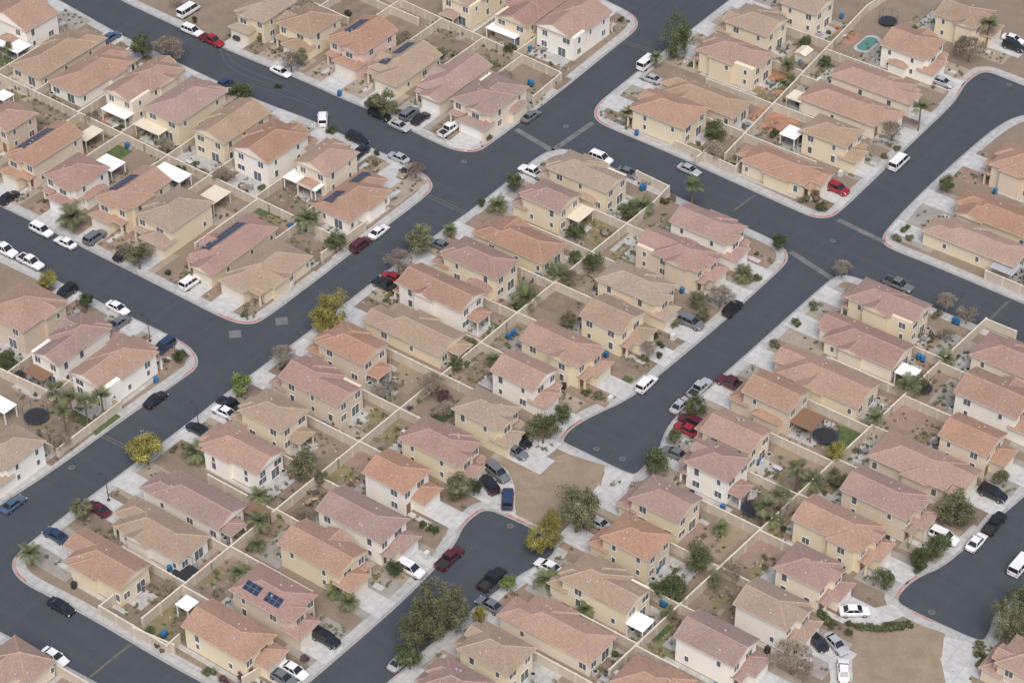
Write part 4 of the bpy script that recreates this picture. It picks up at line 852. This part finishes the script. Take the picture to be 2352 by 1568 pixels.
for (u,v,r) in [(457,985,AZ),(250,1150,AZ),(345,785,AZ)]:
    p=g(u,v); e=ob('street_lamp',None,(p.x,p.y,ZS),r); top(e,'dark metal street lamp beside the pavement','street lamp','street lamps'); ob('pole',LPm,parent=e); ob('lamp_head',LAm,parent=e)
ub=MB(); ub.box(-.45,.45,-.35,.35,0,1.0,0); ub.box(-.55,.55,-.45,.45,-.03,.06,1); ub.box(-.4,.4,-.3,.3,1.0,1.06,0); UB=ub.mesh('utility_box',[plain('box_grey',(.55,.56,.53)),SIDEW])
for (u,v) in [(668,657),(1546,775),(1402,918),(1930,400),(275,1195),(980,1275)]:
    p=g(u,v,.4); top(ob('utility_box',UB,(p.x,p.y,ZS+.03),AZ),'pale metal utility box on a concrete pad','utility box','utility boxes beside pavements')
pp=g(712,1155,.8); e=ob('play_set',None,(pp.x,pp.y,ZS+.03),1.0); top(e,'colourful play set with slide in a back yard','play set')
mb=MB()
for k in range(6):
    x=k*.35; z=1.3*(1-k/6)**1.3; z2=1.3*(1-(k+1)/6)**1.3; mb.face([(x,-.25,z+.1),(x+.35,-.25,z2+.1),(x+.35,.25,z2+.1),(x,.25,z+.1)])
    for s_ in(-.25,.25): mb.face([(x,s_,z+.1),(x+.35,s_,z2+.1),(x+.35,s_,z2+.25),(x,s_,z+.25)])
ob('slide',mb.mesh('slide',[plain('yellow_plastic',(.62,.58,.28))]),parent=e)
mb=MB()
for x in(-.9,-.05):
    for y in(-.4,.4): mb.tube((x,y,0),(x,y,1.9),.04,.04,5)
mb.box(-.9,-.05,-.4,.4,1.25,1.33,0,True,True); ob('platform',mb.mesh('platform',[plain('wood_frame',(.3,.2,.12))]),parent=e)
# ---------------- camera, light ----------------
cd=bpy.data.cameras.new('camera'); cd.sensor_width=36; cd.lens=36*F/2352; cd.clip_end=12000; cd.clip_start=1
co=bpy.data.objects.new('camera',cd); COL.objects.link(co); co.location=(0,0,HC); co.rotation_euler=(math.radians(90)-PT,0,0); scene.camera=co
w=bpy.data.worlds.new('World'); scene.world=w; w.use_nodes=True; nt=w.node_tree
sky=nt.nodes.new('ShaderNodeTexSky'); sky.sky_type='NISHITA'; sky.sun_disc=False
sdir=Vector((.05,-.78,1.15)).normalized()
sky.sun_elevation=math.asin(sdir.z); sky.sun_rotation=math.atan2(sdir.x,sdir.y)
sky.dust_density=4; sky.air_density=1.0
nt.links.new(sky.outputs[0],nt.nodes['Background'].inputs[0]); nt.nodes['Background'].inputs[1].default_value=.15
ld=bpy.data.lights.new('sun','SUN'); ld.energy=2.8; ld.angle=math.radians(42); ld.color=(1,.965,.92)
lo=bpy.data.objects.new('sun',ld); COL.objects.link(lo); lo.rotation_euler=sdir.to_track_quat('Z','Y').to_euler()
scene.view_settings.view_transform='Standard'; scene.view_settings.look='None'; scene.view_settings.exposure=0
